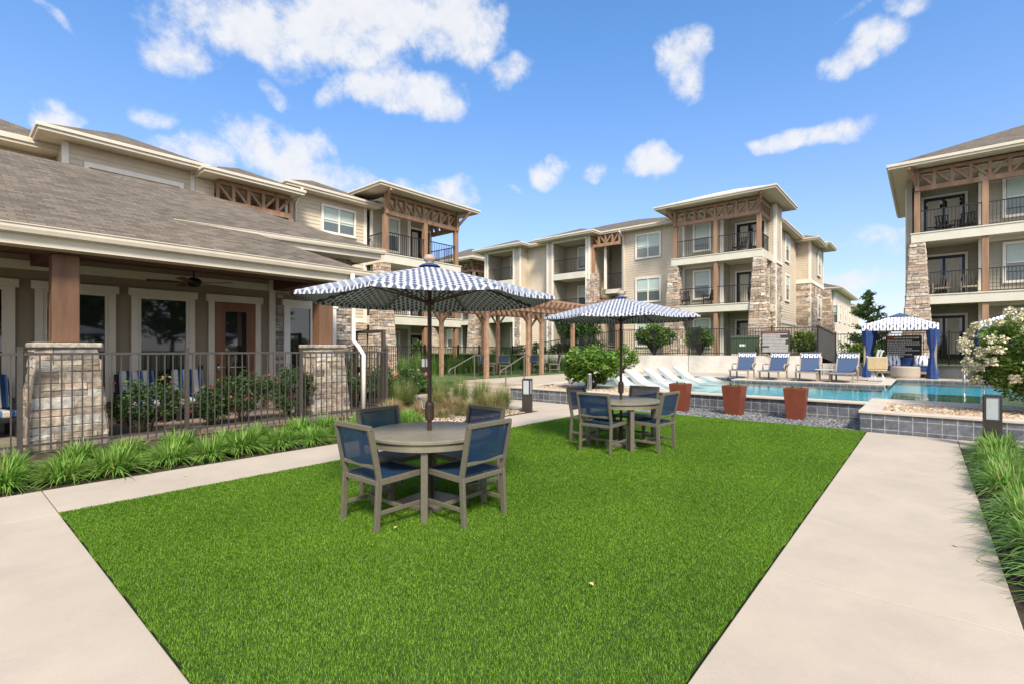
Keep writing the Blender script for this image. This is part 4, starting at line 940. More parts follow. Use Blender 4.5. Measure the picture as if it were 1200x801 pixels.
# ================================================================== far building down the side lane
FO = (-6, 60, .2)
far = thing('apartment_building', 'pale distant two tone apartment block seen between the two nearer blocks', 'apartment building', face_x(*FO), -math.pi/2)
wall_block(far, FO, -12, -6.2, 52, 64, .2, 6.9, 'siding_pale', 'fr', corner='lr'); hip_roof(far, FO, -13, -5.6, 51.4, 64.8, 6.8, .38, .2)
wall_block(far, FO, -13, -6.5, 68, 76, .2, 6.4, 'siding_pale', 'fr', corner='lr'); hip_roof(far, FO, -14, -5.9, 67.3, 77, 6.3, .38, .2)
window(far, FO, -7.0, -6.0, 3.9, 5.4, 51.97, 1, .4)
for y in (54.5, 58.5, 62.0):
    for z in (1.6, 4.2): window(far, FO, y, y+1.1, z, z+1.4, -6.17, 1, .5, axis='y')
# ------------------------------------------------------------------ fences: posts are parts, each run of pickets is a part
def fence(name, label, pts, z, h=1.37, sp=.118, step=2.13, mat='fence_bronze', cat='fence', pw=.062, group=None):
    zs = z if isinstance(z, (list, tuple)) else [z]*len(pts)
    off = (*pts[0], zs[0]); t = thing(name, label, cat, off, 0, group)
    for i, (a, b) in enumerate(zip(pts, pts[1:])):
        A, B = Vector((*a, zs[i])), Vector((*b, zs[i+1])); L = (B-A).length; n = max(1, round(L/step)); d = (B-A).normalized()
        for k in range(n+1):
            if k == 0 and i: continue
            p = A.lerp(B, k/n); m = MB(off); m.box(p.x-pw/2, p.x+pw/2, p.y-pw/2, p.y+pw/2, p.z-.1, p.z+h+.06); m.box(p.x-pw/2-.006, p.x+pw/2+.006, p.y-pw/2-.006, p.y+pw/2+.006, p.z+h+.06, p.z+h+.08); m.build('post', mat, t)
        for k in range(n):
            p, q = A.lerp(B, k/n), A.lerp(B, (k+1)/n); p = p+d*(pw/2); q = q-d*(pw/2)
            m = MB(off); up = Vector((0,0,1)); l = (q-p).length
            m.bar(p+up*(h-.02), q+up*(h-.02), .034, .038); m.bar(p+up*.13, q+up*.13, .03, .034)
            c = max(1, int(l/sp))
            for j in range(c):
                r = p.lerp(q, (j+.5)/c); m.bar((r.x,r.y,r.z+.02), (r.x,r.y,r.z+h-.04), .018, .018)
            m.build('picket_panel', mat, t)
    return t
fence('patio_fence', 'bronze metal picket fence along the clubhouse patio', [(-3.46,10.12),(-1.3,10.12),(.83,10.12),(2.95,10.12),(5.05,10.12),(7.2,10.12)], 0, 1.50)
# gate in the short return at the patio corner
t = thing('gate', 'tall bronze picket gate under a square frame at the patio corner', 'gate', (7.2,10.2,0))
m = MB((7.2,10.2,0)); m.box(7.16,7.24,10.2,10.28,0,2.03); m.box(7.16,7.24,11.42,11.5,0,2.03); m.box(7.16,7.24,10.28,11.42,1.96,2.03); m.build('gate_frame', 'fence_bronze', t)
m = MB((7.2,10.2,0)); m.bar((7.2,10.31,1.48),(7.2,11.39,1.48),.035); m.bar((7.2,10.31,.14),(7.2,11.39,.14),.035)
for j in range(9): y = 10.36+j*.123; m.bar((7.2,y,.06),(7.2,y,1.47),.02)
m.build('picket_panel', 'fence_bronze', t)
m = MB((7.2,10.2,0)); m.box(7.15,7.25,11.28,11.40,.95,1.1); m.build('latch', 'dark_metal', t)
fence('patio_fence', 'short bronze picket fence from the tall gate back to the stone wall', [(7.2,11.5),(7.2,12.95)], 0, 1.50)
fence('garden_fence', 'black picket fence crossing behind the rose shrubs and pergola', [(8.0,17.6),(17.5,18.4),(24.1,20.3)], .3, 1.4, mat='rail_black')
fence('garden_fence', 'black picket fence on the bank behind the tall green grasses', [(24.1,20.3),(24.15,12.7)], [.3,1.2], 1.4, mat='rail_black')
fence('pool_fence', 'black picket fence on top of the retaining wall beside the transformer', [(24.15,12.65),(25.42,9.4),(26.98,3.9)], 1.22, 1.38, mat='rail_black')
fence('pool_fence', 'black picket fence on the lower wall behind the cabanas', [(27.15,3.2),(27.52,1.5),(28.0,-12)], .88, 1.38, mat='rail_black')
t = thing('gate', 'solid dark gate panel closing the step between the two pool fences', 'gate', (26.9,3.9,.85))
m = MB((26.9,3.9,.85)); m.add([(26.97,3.86,1.25),(27.12,3.22,.93),(27.12,3.22,2.28),(26.97,3.86,2.68),(27.03,3.88,1.25),(27.18,3.24,.93),(27.18,3.24,2.28),(27.03,3.88,2.68)], [(0,1,2,3),(7,6,5,4),(4,5,1,0),(5,6,2,1),(6,7,3,2),(7,4,0,3)])
m.bar((26.97,3.86,1.27),(27.12,3.22,.95),.07,.05); m.bar((26.97,3.86,2.66),(27.12,3.22,2.26),.07,.05); m.build('solid_panel', 'dark_panel', t)
t = thing('gate', 'narrow dense picket gate in the pool fence by the small round shrub', 'gate', (25.45,9.05,1.22)); off = (25.45,9.05,1.22); m = MB(off)
for j in range(13): k = j/12; m.bar((25.46+.15*k,9.30-.42*k,1.27),(25.46+.15*k,9.30-.42*k,2.66),.022)
m.bar((25.46,9.30,2.66),(25.61,8.88,2.66),.04); m.bar((25.46,9.30,1.30),(25.61,8.88,1.30),.04); m.build('picket_panel', 'rail_black', t)

simple('finial_wood', (.36,.27,.22), .6)
# ------------------------------------------------------------------ dining sets
def make_table():
    t = thing('dining_table', '', 'table')
    m = MB(); m.lathe([(.0,.700),(.615,.700),(.622,.706),(.622,.727),(.612,.735),(.0,.735)], 64, cap=False); m.build('table_top', 'table_metal', t, smooth=False)
    m = MB(); m.lathe([(.600,.635),(.600,.699)], 64, cap=False); m.lathe([(.575,.699),(.575,.635),(.600,.635)], 64, cap=False); m.build('apron', 'table_metal', t)
    for k in range(4):
        a = math.pi/4+k*math.pi/2; c, s = math.cos(a)*.54, math.sin(a)*.54
        m = MB(); q = Vector((math.cos(a), math.sin(a), 0)); m.bar((c,s,0),(c,s,.698),.062,.062,q); m.build('leg', 'taupe_metal', t, bevel=.005)
    m = MB()
    for k in range(2):
        a = math.pi/4+k*math.pi/2; c, s = math.cos(a)*.56, math.sin(a)*.56; m.bar((c,s,.66+k*.0),(-c,-s,.66),.04,.045 - k*.004)
    m.build('under_frame', 'taupe_metal', t); return t
def make_chair():
    # faces +x; origin on the ground under the seat centre
    t = thing('dining_chair', '', 'chair'); W = .26
    for s in (-1, 1):
        y = s*W
        m = MB(); m.bar((-.27,y,0),(-.245,y,.45),.030,.052,(1,0,0)); m.bar((-.245,y,.44),(-.335,y,.885),.030,.050,(1,0,0)); m.build('rear_leg', 'taupe_metal', t, bevel=.004)
        m = MB(); m.bar((.25,y,0),(.25,y,.415),.030,.046,(1,0,0)); m.build('front_leg', 'taupe_metal', t, bevel=.004)
    m = MB()
    for s in (-1, 1): m.bar((-.245,s*W,.415),(.272,s*W,.43),.032,.05); pass
    m.bar((.255,-W,.425),(.255,W,.425),.036,.045); m.bar((-.245,-W,.405),(-.245,W,.405),.03,.04); m.build('seat_frame', 'taupe_metal', t, bevel=.004)
    m = MB(); m.bar((-.25,-W,.155),(.25,-W,.155),.024,.036); m.bar((-.25,W,.155),(.25,W,.155),.024,.036); m.bar((0,-W,.155),(0,W,.155),.024,.034); m.build('stretcher', 'taupe_metal', t, bevel=.004)
    m = MB(); m.bar((-.338,-W-.018,.885),(-.338,W+.018,.885),.032,.042); m.build('top_rail', 'taupe_metal', t, bevel=.005)
    m = MB(); m.bar((-.262,-W,.545),(-.262,W,.545),.026,.036); m.build('back_rail', 'taupe_metal', t, bevel=.005)
    m = MB(); n = 6
    def sheet_(f):
        vs = [f(i/n, j/n) for i in range(n+1) for j in range(n+1)]; m.add(vs, [(i*(n+1)+j, (i+1)*(n+1)+j, (i+1)*(n+1)+j+1, i*(n+1)+j+1) for i in range(n) for j in range(n)])
    sheet_(lambda a, b: (-.235+.485*a, (-W+.016)+(2*W-.032)*b, .432+.012*a-.018*math.sin(math.pi*b)*math.sin(math.pi*a))); m.build('seat', 'sling', t, smooth=True)
    m = MB(); sheet_(lambda a, b: (-.265-.073*a-.010*math.sin(math.pi*b), (-W+.014)+(2*W-.028)*b, .55+.325*a)); m.build('backrest', 'sling', t, smooth=True)
    return t
def make_umbrella():
    t = thing('patio_umbrella', '', 'umbrella'); N = 8; Rr = 1.262
    m = MB(); m.box(-.24,.24,-.24,.24,.0,.055); m.build('base', 'taupe_metal', t, bevel=.012)
    m = MB(); m.lathe([(.036,.055),(.034,.30),(.026,.31)], 14); m.build('base_sleeve', 'pole_bronze', t, smooth=False)
    m = MB(); m.lathe([(.021,.055),(.021,2.35)], 16); m.build('pole', 'pole_bronze', t)
    m = MB(); m.lathe([(.021,.83),(.040,.84),(.046,.88),(.046,.99),(.036,1.02),(.021,1.03)], 14, cap=False); m.build('crank_housing', 'pole_bronze', t)
    m = MB(); m.tube([(0,.03,.95),(0,.09,.95),(-.0,.10,1.03),(0,.16,1.05)], .009, 8); m.build('crank_handle', 'steel', t, smooth=True)
    zt, ze = 2.37, 2.05
    def P(k, r, tt):  # point at radius fraction r along the gore k, tt across
        a0, a1 = 2*math.pi*(k+.5)/N, 2*math.pi*(k+1.5)/N
        p = Vector((math.cos(a0), math.sin(a0), 0)).lerp(Vector((math.cos(a1), math.sin(a1), 0)), tt)*r*Rr
        p *= 1-.045*r*math.sin(math.pi*tt)**1.0*r
        z = zt-(zt-ze)*(r**1.12) - .028*math.sin(math.pi*tt)*r*(1-.5*r)
        return (p.x, p.y, z)
    me = bpy.data.meshes.new('canopy'); vs = []; fs = []; uvs = []; n, q = 9, 8
    for k in range(N):
        b = len(vs)
        for i in range(n+1):
            for j in range(q+1):
                r = .05+.95*i/n; vs.append(P(k, r, j/q)); uvs.append(((j/q-.5)*1.04*r*1.0+3.17*k, r*Rr+k*.23))
        fs += [(b+i*(q+1)+j, b+(i+1)*(q+1)+j, b+(i+1)*(q+1)+j+1, b+i*(q+1)+j+1) for i in range(n) for j in range(q)]
        # short valance hem
        b2 = len(vs)
        for j in range(q+1): x, y, z = P(k, 1, j/q); vs.append((x*1.002, y*1.002, z-.035)); uvs.append(((j/q-.5)*1.04+3.17*k, Rr+.035+k*.23))
        fs += [(b+n*(q+1)+j, b2+j, b2+j+1, b+n*(q+1)+j+1) for j in range(q)]
    me.from_pydata(vs, [], fs); l = me.uv_layers.new(name='UVMap'); vi = [lp.vertex_index for lp in me.loops]; l.data.foreach_set('uv', [c for i in vi for c in uvs[i]])
    link('canopy', me, 'umbrella_cloth', t, smooth=True)
    m = MB(); m.lathe([(.11,2.367),(.08,2.388),(.03,2.398)], 16); m.build('canopy_cap', 'navy_cloth', t)
    m = MB(); m.lathe([(.03,2.388),(.05,2.398),(.03,2.408),(.056,2.426),(.062,2.45),(.043,2.483),(.0,2.492)], 16, cap=False); m.build('finial', 'finial_wood', t, smooth=True)
    m = MB(); m.lathe([(.05,2.29),(.05,2.34)], 14); m.lathe([(.042,1.98),(.042,2.04)], 14); m.build('hub', 'pole_bronze', t)
    for k in range(N):
        a = 2*math.pi*(k+.5)/N; d = Vector((math.cos(a), math.sin(a), 0)); m = MB()
        pt = lambda r: d*Rr*r+Vector((0,0,zt-(zt-ze)*(r**1.12)-.022))
        m.tube([pt(.03), pt(.35), pt(.7), pt(.985)], .009, 6); rb = m.build('rib', 'pole_bronze', t)
        m = MB(); m.tube([d*.04+Vector((0,0,2.01)), pt(.52)], .008, 6); m.build('strut', 'pole_bronze', rb)
    return t
tb = make_table(); ch = make_chair(); um = make_umbrella()
T1, T2 = (3.22,3.80), (7.22,3.78)
gt = 'round outdoor dining tables on the lawn'; gc = 'dining chairs with blue sling seats'; gu = 'patterned umbrellas over the lawn tables'
def adopt(o, loc, rz, label, group): o.location = loc; o.rotation_euler = (0,0,rz); o['label'] = label; o['group'] = group
adopt(tb, (*T1,.006), 0, 'nearer round taupe metal table on the lawn', gt); dup(tb, (*T2,.006), 0, 'farther round taupe metal table on the lawn by the red planters', group=gt)
adopt(um, (*T1,.006), .12, 'nearer wide navy and white patterned umbrella in front of the clubhouse', gu); dup(um, (*T2,.006), .42, 'farther navy and white patterned umbrella over the table by the pool planter', group=gu)
first = True
for (T, nm, sp) in ((T1,'nearer',.50), (T2,'farther',.50)):
    for (dx, dy, rz, lb) in ((-1,0,0,'front left of the %s table'), (0,-1,math.pi/2,'front right of the %s table'), (1,0,math.pi,'behind the right side of the %s table'), (0,1,-math.pi/2,'behind the left side of the %s table')):
        r = sp+random.Random(hash((dx,dy)) % 97 + len(nm)).uniform(-.02,.05)
        loc = (T[0]+dx*r, T[1]+dy*r, .004); lab = 'taupe chair with navy sling seat, ' + lb % nm; rz += random.Random(len(lab)).uniform(-.05,.05)
        if first: adopt(ch, loc, rz, lab, gc); first = False
        else: dup(ch, loc, rz, lab, group=gc)
# pergola dining: two small tables with chairs
for i, (x, y, a, lb) in enumerate(((16.2,15.2,-1.9,'under the pergola, left of the near pergola post'), (17.2,14.95,-2.3,'under the pergola, between the middle posts'), (19.5,14.9,-2.0,'under the pergola, right of the second front post'), (20.6,14.6,2.4,'under the pergola, seen side on by the last post'), (21.5,13.9,1.2,'in shade beyond the last pergola post, by the bush'))):
    dup(ch, (x,y,.38), a, 'small blue sling chair ' + lb, group='chairs under the pergola')
for x, y, lb in ((16.9,15.6,'small taupe table between the two left chairs under the pergola'), (20.2,15.2,'small taupe table between the two right chairs under the pergola')):
    dup(tb, (x,y,.38), .3, lb, .75, group='tables under the pergola')

# ------------------------------------------------------------------ bollard lights
def make_bollard():
    t = thing('bollard_light', '', 'bollard light'); h = .84; a = .105
    m = MB(); m.box(-a,a,-a,a,0,.46); m.box(-a,a,-a,a,h-.03,h)
    for sx in (-1,1):
        for sy in (-1,1): m.box(min(sx*a,sx*(a-.03)),max(sx*a,sx*(a-.03)),min(sy*a,sy*(a-.03)),max(sy*a,sy*(a-.03)),.46,h-.03)
    m.build('body', 'bollard_metal', t, bevel=.004)
    m = MB(); m.box(-a+.016,a-.016,-a+.016,a-.016,.461,h-.031); m.build('lamp_glass', 'lamp_glass', t); return t
bo = make_bollard(); gb = 'square bollard lights along the paths'
adopt(bo, (10.72,-.80,0), 0, 'dark square bollard light at the corner of the right grass bed', gb)
dup(bo, (9.62,7.62,-.02), .35, 'dark square bollard light at the end of the ornamental grass bed', group=gb); dup(bo, (13.2,15.9,.37), .3, 'dark square bollard light standing beside the pergola post', group=gb)

# ------------------------------------------------------------------ red planters
def make_planter():
    t = thing('red_planter', '', 'planter'); m = MB(); h = .70; b, u_ = .165, .225
    q = lambda s, z: [(-s,-s,z),(s,-s,z),(s,s,z),(-s,s,z)]
    m.add(q(b,0)+q(u_,h)+q(u_-.025,h)+q(u_-.035,h-.07), [(3,2,1,0)]+[(i,(i+1)%4,4+(i+1)%4,4+i) for i in range(4)]+[(4+i,4+(i+1)%4,8+(i+1)%4,8+i) for i in range(4)]+[(8+i,8+(i+1)%4,12+(i+1)%4,12+i) for i in range(4)])
    m.build('pot', 'red_planter', t, bevel=.008)
    m = MB(); m.box(-u_+.03,u_-.03,-u_+.03,u_-.03,h-.12,h-.06); m.build('potting_soil', 'soil', t)
    g = np.random.default_rng(3); n = 46; P = np.stack([g.uniform(-.15,.15,n), g.uniform(-.15,.15,n), np.full(n,h-.07)],1)
    me = blades('seedlings', P, g.uniform(0,6.28,n), g.uniform(.08,.20,n), g.uniform(.03,.12,n), np.full(n,.022), leafcols(g,n,(.06,.11,.03),(.15,.20,.06)), .3); link('seedlings', me, 'blade', t); return t
pl = make_planter(); gp = 'tall red planters in front of the pool wall'
adopt(pl, (12.25,4.75,-.01), .06, 'leftmost tall tapered red planter, beside the farther table', gp); dup(pl, (12.4,3.5,-.01), -.05, 'middle tall tapered red planter of the three', group=gp); dup(pl, (12.5,2.22,-.01), .04, 'rightmost tall tapered red planter, nearest the right raised planter', group=gp)

# ------------------------------------------------------------------ planter fixtures
t = thing('spotlight', 'small grey adjustable spotlight in the river rock of the left planter', 'spotlight', (12.5,8.2,.34)); m = MB(); m.tube([(0,0,0),(0,0,.16),(.03,-.02,.2)], .022, 8); m.tube([(-.06,.05,.20),(.10,-.08,.28)], [.035,.045], 10); m.build('lamp_head', 'steel', t, smooth=True)
t = thing('steel_post', 'short round brushed steel post in the left raised planter', 'post', (11.98,7.25,.34)); m = MB(); m.lathe([(.065,0),(.065,.52),(.06,.535),(.0,.535)], 20, cap=False); m.build('tube', 'steel', t)
# handrails at the steps
def rail(x0, y, label):
    t = thing('handrail', label, 'handrail', (x0,y,0)); m = MB()
    m.tube([(-.28,0,.60),(-.30,0,.78),(-.2,0,.86),(0,0,.92),(.95,0,1.30),(1.02,0,1.32),(1.30,0,1.32),(1.34,0,1.28),(1.34,0,1.08)], .021, 10); m.build('grab_rail', 'taupe_metal', t, smooth=True)
    m = MB(); m.tube([(0,0,0),(0,0,.92)], .021, 10); m.build('post', 'taupe_metal', t); m = MB(); m.tube([(1.0,0,.38),(1.0,0,1.32)], .021, 10); m.build('post', 'taupe_metal', t); return t
rail(12.2, 13.0, 'left metal handrail at the concrete steps'); rail(12.7, 11.0, 'right metal handrail at the concrete steps, by the raised planter')

# ------------------------------------------------------------------ pergola
PO = (17.5,15,.37); pg = thing('pergola', 'long reddish cedar pergola with knee braced posts and a slatted roof', 'pergola', PO)
for x in (14.4,17.1,18.1,20.7):
    for y in (13.5,16.2):
        m = MB(PO); m.box(x-.078,x+.078,y-.078,y+.078,.3,3.25); p = m.build('post', 'pergola_wood', pg, bevel=.008)
        m = MB(PO)
        for s in (-1,1): m.bar((x,y+0,2.68),(x+s*.52,y,3.22),.06,.085,(0,1,0))
        s = 1 if y < 15 else -1; m.bar((x,y,2.68),(x,y+s*.5,3.22),.06,.085,(1,0,0)); m.build('knee_brace', 'pergola_wood', p)
for y in (13.5,16.2):
    m = MB(PO); m.box(13.7,21.3,y-.14,y-.09,3.2,3.45); m.box(13.7,21.3,y+.09,y+.14,3.2,3.45); m.build('beam', 'pergola_wood', pg)
for i in range(20):
    x = 13.8+i*.39; m = MB(PO); m.box(x-.025,x+.025,12.8,16.95,3.45,3.66); m.build('rafter', 'pergola_wood', pg)
m = MB(PO)
for i in range(14): y = 12.85+i*.31; m.box(13.6,21.4,y-.022,y+.022,3.66,3.74)
m.build('top_slats', 'pergola_wood', pg)

# ------------------------------------------------------------------ pool furniture
def make_lounger():
    t = thing('sun_lounger', '', 'sun lounger'); W = .33     # foot towards -x
    m = MB()
    for s in (-1,1): m.bar((-1.15,s*W,.33),(.25,s*W,.33),.05,.05); m.bar((.2,s*W,.33),(.62,s*W,1.02),.045,.045,(0,1,0))
    m.bar((-1.15,-W,.33),(-1.15,W,.33),.05); m.bar((.62,-W,1.02),(.62,W,1.02),.045); m.build('frame', 'tan_frame', t)
    for x in (-.95,.22):
        for s in (-1,1): m = MB(); m.bar((x,s*W,0),(x,s*W,.31),.05,.06); m.build('leg', 'tan_frame', t)
    for s in (-1,1): m = MB(); m.tube([(-.35,s*(W+.05),.33),(-.38,s*(W+.05),.52),(-.25,s*(W+.05),.58),(.3,s*(W+.05),.56)], .028, 8); m.build('armrest', 'tan_frame', t, smooth=True)
    m = MB(); m.box(-1.12,.2,-W+.026,W-.026,.345,.357); m.build('seat', 'blue_sling', t)
    m = MB(); m.bar((.21,0,.37),(.62,0,1.03),2*W-.055,.014,(0,1,0)) if False else m.add([(.19,-W+.03,.36),(.19,W-.03,.36),(.60,W-.03,1.04),(.60,-W+.03,1.04),(.21,-W+.03,.35),(.21,W-.03,.35),(.62,W-.03,1.03),(.62,-W+.03,1.03)], [(3,2,1,0),(4,5,6,7),(0,1,5,4),(1,2,6,5),(2,3,7,6),(3,0,4,7)]); m.build('backrest', 'blue_sling', t)
    m = MB(); m.add([(.44,-W+.0,.84),(.44,W-.0,.84),(.535,W,.995),(.535,-W,.995),(.50,-W,.81),(.50,W,.81),(.60,W,.97),(.60,-W,.97)], [(3,2,1,0),(4,5,6,7),(0,1,5,4),(1,2,6,5),(2,3,7,6),(3,0,4,7)]); m.build('headrest', 'head_cloth', t, bevel=.03); return t
lg = make_lounger(); gl = 'blue sun loungers along the far pool edge'
for i, (x, y, lb) in enumerate(((21.75,5.75,'leftmost of the four along the pool, by the transformer'),(21.7,4.55,'second from the left, in front of the grey notice sign'),(21.6,3.4,'third from the left, beside the white side table'),(21.5,2.22,'rightmost of the four, in front of the dark gate panel'))):
    lab = 'blue sling sun lounger, ' + lb
    if i == 0: adopt(lg, (x,y,DZ-.012), .06, lab, gl)
    else: dup(lg, (x,y,DZ-.012), random.Random(i).uniform(-.07,.07), lab, group=gl)
t = thing('side_table', 'small white side table between the two right blue loungers', 'side table', (21.3,2.85,DZ-.012)); m = MB(); m.box(-.27,.27,-.27,.27,.40,.44); m.build('table_top', 'white_plastic', t, bevel=.01)
for s in (-1,1): m = MB(); m.box(-.2,.2,s*.19-.035,s*.19+.035,0,.40); m.build('leg', 'tan_frame', t)
def make_ledge():
    t = thing('ledge_lounger', '', 'in-pool lounger'); W = .34
    pr = [(0,.62),(.25,.46),(.52,.24),(.68,.15),(.84,.14),(1.05,.19),(1.22,.24),(1.38,.21),(1.62,.11),(1.82,.05)]
    lo = [(1.82,.0),(1.5,-.02),(1.35,.04),(1.2,.09),(1.05,.04),(.85,-.02),(.62,-.02),(.46,.04),(.22,.32),(-.04,.56)]
    poly = pr+lo; n = len(poly); m = MB()
    vs = [(x,-W,z) for x,z in poly]+[(x,W,z) for x,z in poly]; k = len(pr)
    fs = [(i,i+1,n+i+1,n+i) for i in range(n-1)]+[(n-1,0,n,2*n-1)]
    for i in range(k-1): j = n-1-i; fs += [(i,j,j-1,i+1), (n+i,n+i+1,n+j-1,n+j)]
    m.add(vs, fs); m.build('shell', 'white_plastic', t, bevel=.02); return t
ll = make_ledge(); gg = 'white loungers standing in the shallow pool shelf'
for i, x in enumerate((14.75,16.1,17.45,18.85,20.3)):
    lab = '%s white moulded lounger in the shallow water, counted from the round bush' % ORD[i].capitalize()
    if i == 0: adopt(ll, (x,8.05,.24), -math.pi/2, lab, gg)
    else: dup(ll, (x,8.05+.05*(i%2),.24), -math.pi/2+random.Random(i).uniform(-.06,.06), lab, group=gg)
# cabanas
def make_cabana():
    t = thing('cabana', '', 'cabana'); A, B = 1.12, .92     # half width (y), half depth (x); front towards -x
    for sx in (-1,1):
        for sy in (-1,1): m = MB(); m.box(sx*B-.04,sx*B+.04,sy*A-.04,sy*A+.04,0,2.1); m.build('post', 'tan_frame', t)
    m = MB(); z0, z1, z2 = 1.92, 2.16, 2.50; a, b = A+.10, B+.10; c, d = .32, .28
    q = lambda X, Y, z: [(-X,-Y,z),(X,-Y,z),(X,Y,z),(-X,Y,z)]
    m.add(q(b,a,z0)+q(b,a,z1)+q(d,c,z2), [(i,(i+1)%4,4+(i+1)%4,4+i) for i in range(4)]+[(4+i,4+(i+1)%4,8+(i+1)%4,8+i) for i in range(4)]); m.build('canopy', 'ikat_cloth', t)
    m = MB(); m.add(q(d+.07,c+.08,z2+.0)+[(0,0,z2+.17)], [(i,(i+1)%4,4) for i in range(4)]+[(3,2,1,0)]); m.build('canopy_cap', 'blue_sling', t)
    for sx, sy in ((-1,-1),(-1,1),(1,-1),(1,1)):
        m = MB(); n = 28; pr = [(0,.17),(.35,.15),(.75,.10),(.98,.075),(1.06,.09),(1.4,.15),(1.95,.19)]; vs = []; g = random.Random(sx*3+sy)
        ph = [g.uniform(0,6.28) for _ in range(3)]
        for z, r in pr:
            for k in range(n):
                an = 2*math.pi*k/n; rr = r*(1+.16*math.sin(7*an+ph[0])+.09*math.sin(11*an+ph[1]+z)); vs.append((sx*B-sx*.03+rr*math.cos(an)*.8, sy*(A-.08)+rr*math.sin(an), z+.02))
        m.add(vs, [(i*n+k,i*n+(k+1)%n,(i+1)*n+(k+1)%n,(i+1)*n+k) for i in range(len(pr)-1) for k in range(n)]); m.build('curtain', 'navy_cloth', t, smooth=True)
    return t
cb = make_cabana(); gk = 'striped poolside cabanas with blue curtains'
adopt(cb, (26.15,.82,DZ-.012), 0, 'left cabana with patterned canopy and tied blue curtains, open to the pool', gk); dup(cb, (26.15,-2.72,DZ-.012), 0, 'right cabana mostly hidden behind the flowering shrub', group=gk)
t = thing('outdoor_sofa', 'low sofa with navy cushions inside the left cabana', 'sofa', (26.5,.75,DZ-.012)); m = MB()
m.box(-.32,.36,-.92,.92,.16,.26); m.box(.30,.38,-.92,.92,.26,.66); m.box(-.32,.36,-.96,-.90,0,.58); m.box(-.32,.36,.90,.96,0,.58); m.build('frame', 'tan_frame', t)
m = MB(); m.box(-.32,.28,-.89,.89,.262,.42); m.build('seat_cushion', 'navy_cloth', t, bevel=.03); m = MB(); m.box(.14,.29,-.89,.89,.425,.80); m.build('back_cushion', 'navy_cloth', t, bevel=.04)
def pillow(y, a, label):
    t = thing('throw_pillow', label, 'pillow', (26.5,y,DZ+.43), a); m = MB(); n = 10; vs = []; fs = []
    for s in (-1,1):
        b = len(vs)
        for i in range(n+1):
            for j in range(n+1):
                u, v = 2*i/n-1, 2*j/n-1; th = .09*(1-u*u)**.5*(1-v*v)**.5; vs.append((s*th+.05*v, u*.24, .24+v*.23))
        fs += [(b+i*(n+1)+j, b+(i+1)*(n+1)+j, b+(i+1)*(n+1)+j+1, b+i*(n+1)+j+1) for i in range(n) for j in range(n)]
    m.add(vs, fs); m.build('cover', 'ikat_cloth', t, smooth=True)
pillow(1.05, .3, 'patterned square pillow in the middle of the cabana sofa'); pillow(.15, -.35, 'patterned square pillow at the right end of the cabana sofa')
t = thing('drum_table', 'round beige woven drum table in front of the cabana sofa', 'table', (25.0,.62,DZ+.012)); m = MB(); m.lathe([(.44,0),(.47,.1),(.47,.42),(.45,.46),(0,.46)], 36, cap=False); m.build('drum', 'wicker', t, smooth=False)
# pool lift
t = thing('pool_lift', 'white pool lift with beige seat parked on the deck by the left cabana', 'pool lift', (22.6,1.35,DZ))
m = MB(); m.box(-.35,.25,-.22,.28,0,.12); m.add([(-.18,.02,.1),(.2,.02,.1),(.14,.30,.9),(.02,.30,.9),(-.18,.12,.1),(.2,.12,.1),(.14,.36,.9),(.02,.36,.9)], [(0,3,2,1),(4,5,6,7),(0,1,5,4),(1,2,6,5),(2,3,7,6),(3,0,4,7)]); m.build('base', 'white_plastic', t, bevel=.02)
m = MB(); m.bar((.1,.18,.1),(.16,-.02,1.12),.10,.09); m.bar((.0,.05,.1),(.10,-.12,1.10),.06); m.bar((.16,.0,1.1),(.16,-.18,1.08),.10,.07); m.build('mast', 'white_plastic', t, bevel=.01)
m = MB(); m.box(-.3,-.22,-.30,.30,.42,.88); m.box(-.3,.1,-.28,.28,.36,.42); m.build('seat', 'beige_plastic', t, bevel=.035)
m = MB(); m.bar((-.28,-.2,.0),(-.05,-.1,.4),.035); m.bar((-.28,.2,.0),(-.05,.1,.4),.035); m.bar((-.2,0,.36),(.1,.1,.3),.06); m.build('bracket', 'white_plastic', t)
# pool ladder rails
t = thing('pool_handrail', 'curved steel grab rail rising from the deep end of the pool', 'handrail', (23.9,-1.55,.2)); m = MB()
for s in (0,.5): m.tube([(-.6,s,-.2),(-.42,s,.45),(-.25,s,.76),(0,s,.82),(.25,s,.70),(.5,s,.2)], .025, 8)
m.build('rails', 'steel', t, smooth=True)
# signs, transformer
def text_rows(m, y0, y1, z0, z1, x, rows, r, rx=None):
    for i in range(rows):
        zt_ = z1-(z1-z0)*(i+.12)/rows; zb_ = z1-(z1-z0)*(i+.72)/rows; y = y1
        end = y0+(y1-y0)*r.choice((0,0,0,.2,.45))
        while y > end+.03:
            l = r.uniform(.03,.10); m.box(x-.012, x-.008, max(end,y-l), y, zb_, zt_); y -= l+r.uniform(.012,.022)
r = random.Random(9)
t = thing('notice_sign', 'black pool notice with rows of small white lettering seen through the left cabana', 'sign', (27.42,.72,1.0)); off = (27.42,.72,1.0)
m = MB(off); m.box(27.42,27.45,.12,1.36,1.12,2.14); m.build('board', 'sign_board', t); m = MB(off); text_rows(m,.18,1.30,1.20,1.96,27.42,9,r); text_rows(m,.18,1.06,1.99,2.08,27.42,1,r); m.build('lettering', 'sign_white', t)
m = MB(off); m.box(27.408,27.412,1.08,1.30,1.97,2.10); m.build('red_heading', 'sign_red', t)
t = thing('notice_sign', 'grey notice board with dense rows of pale lettering above the second blue lounger', 'sign', (26.05,4.9,1.2)); off = (26.05,4.9,1.2)
m = MB(off); m.box(26.16,26.19,4.90,6.12,1.38,2.42); m.build('board', 'sign_board', t); m = MB(off)
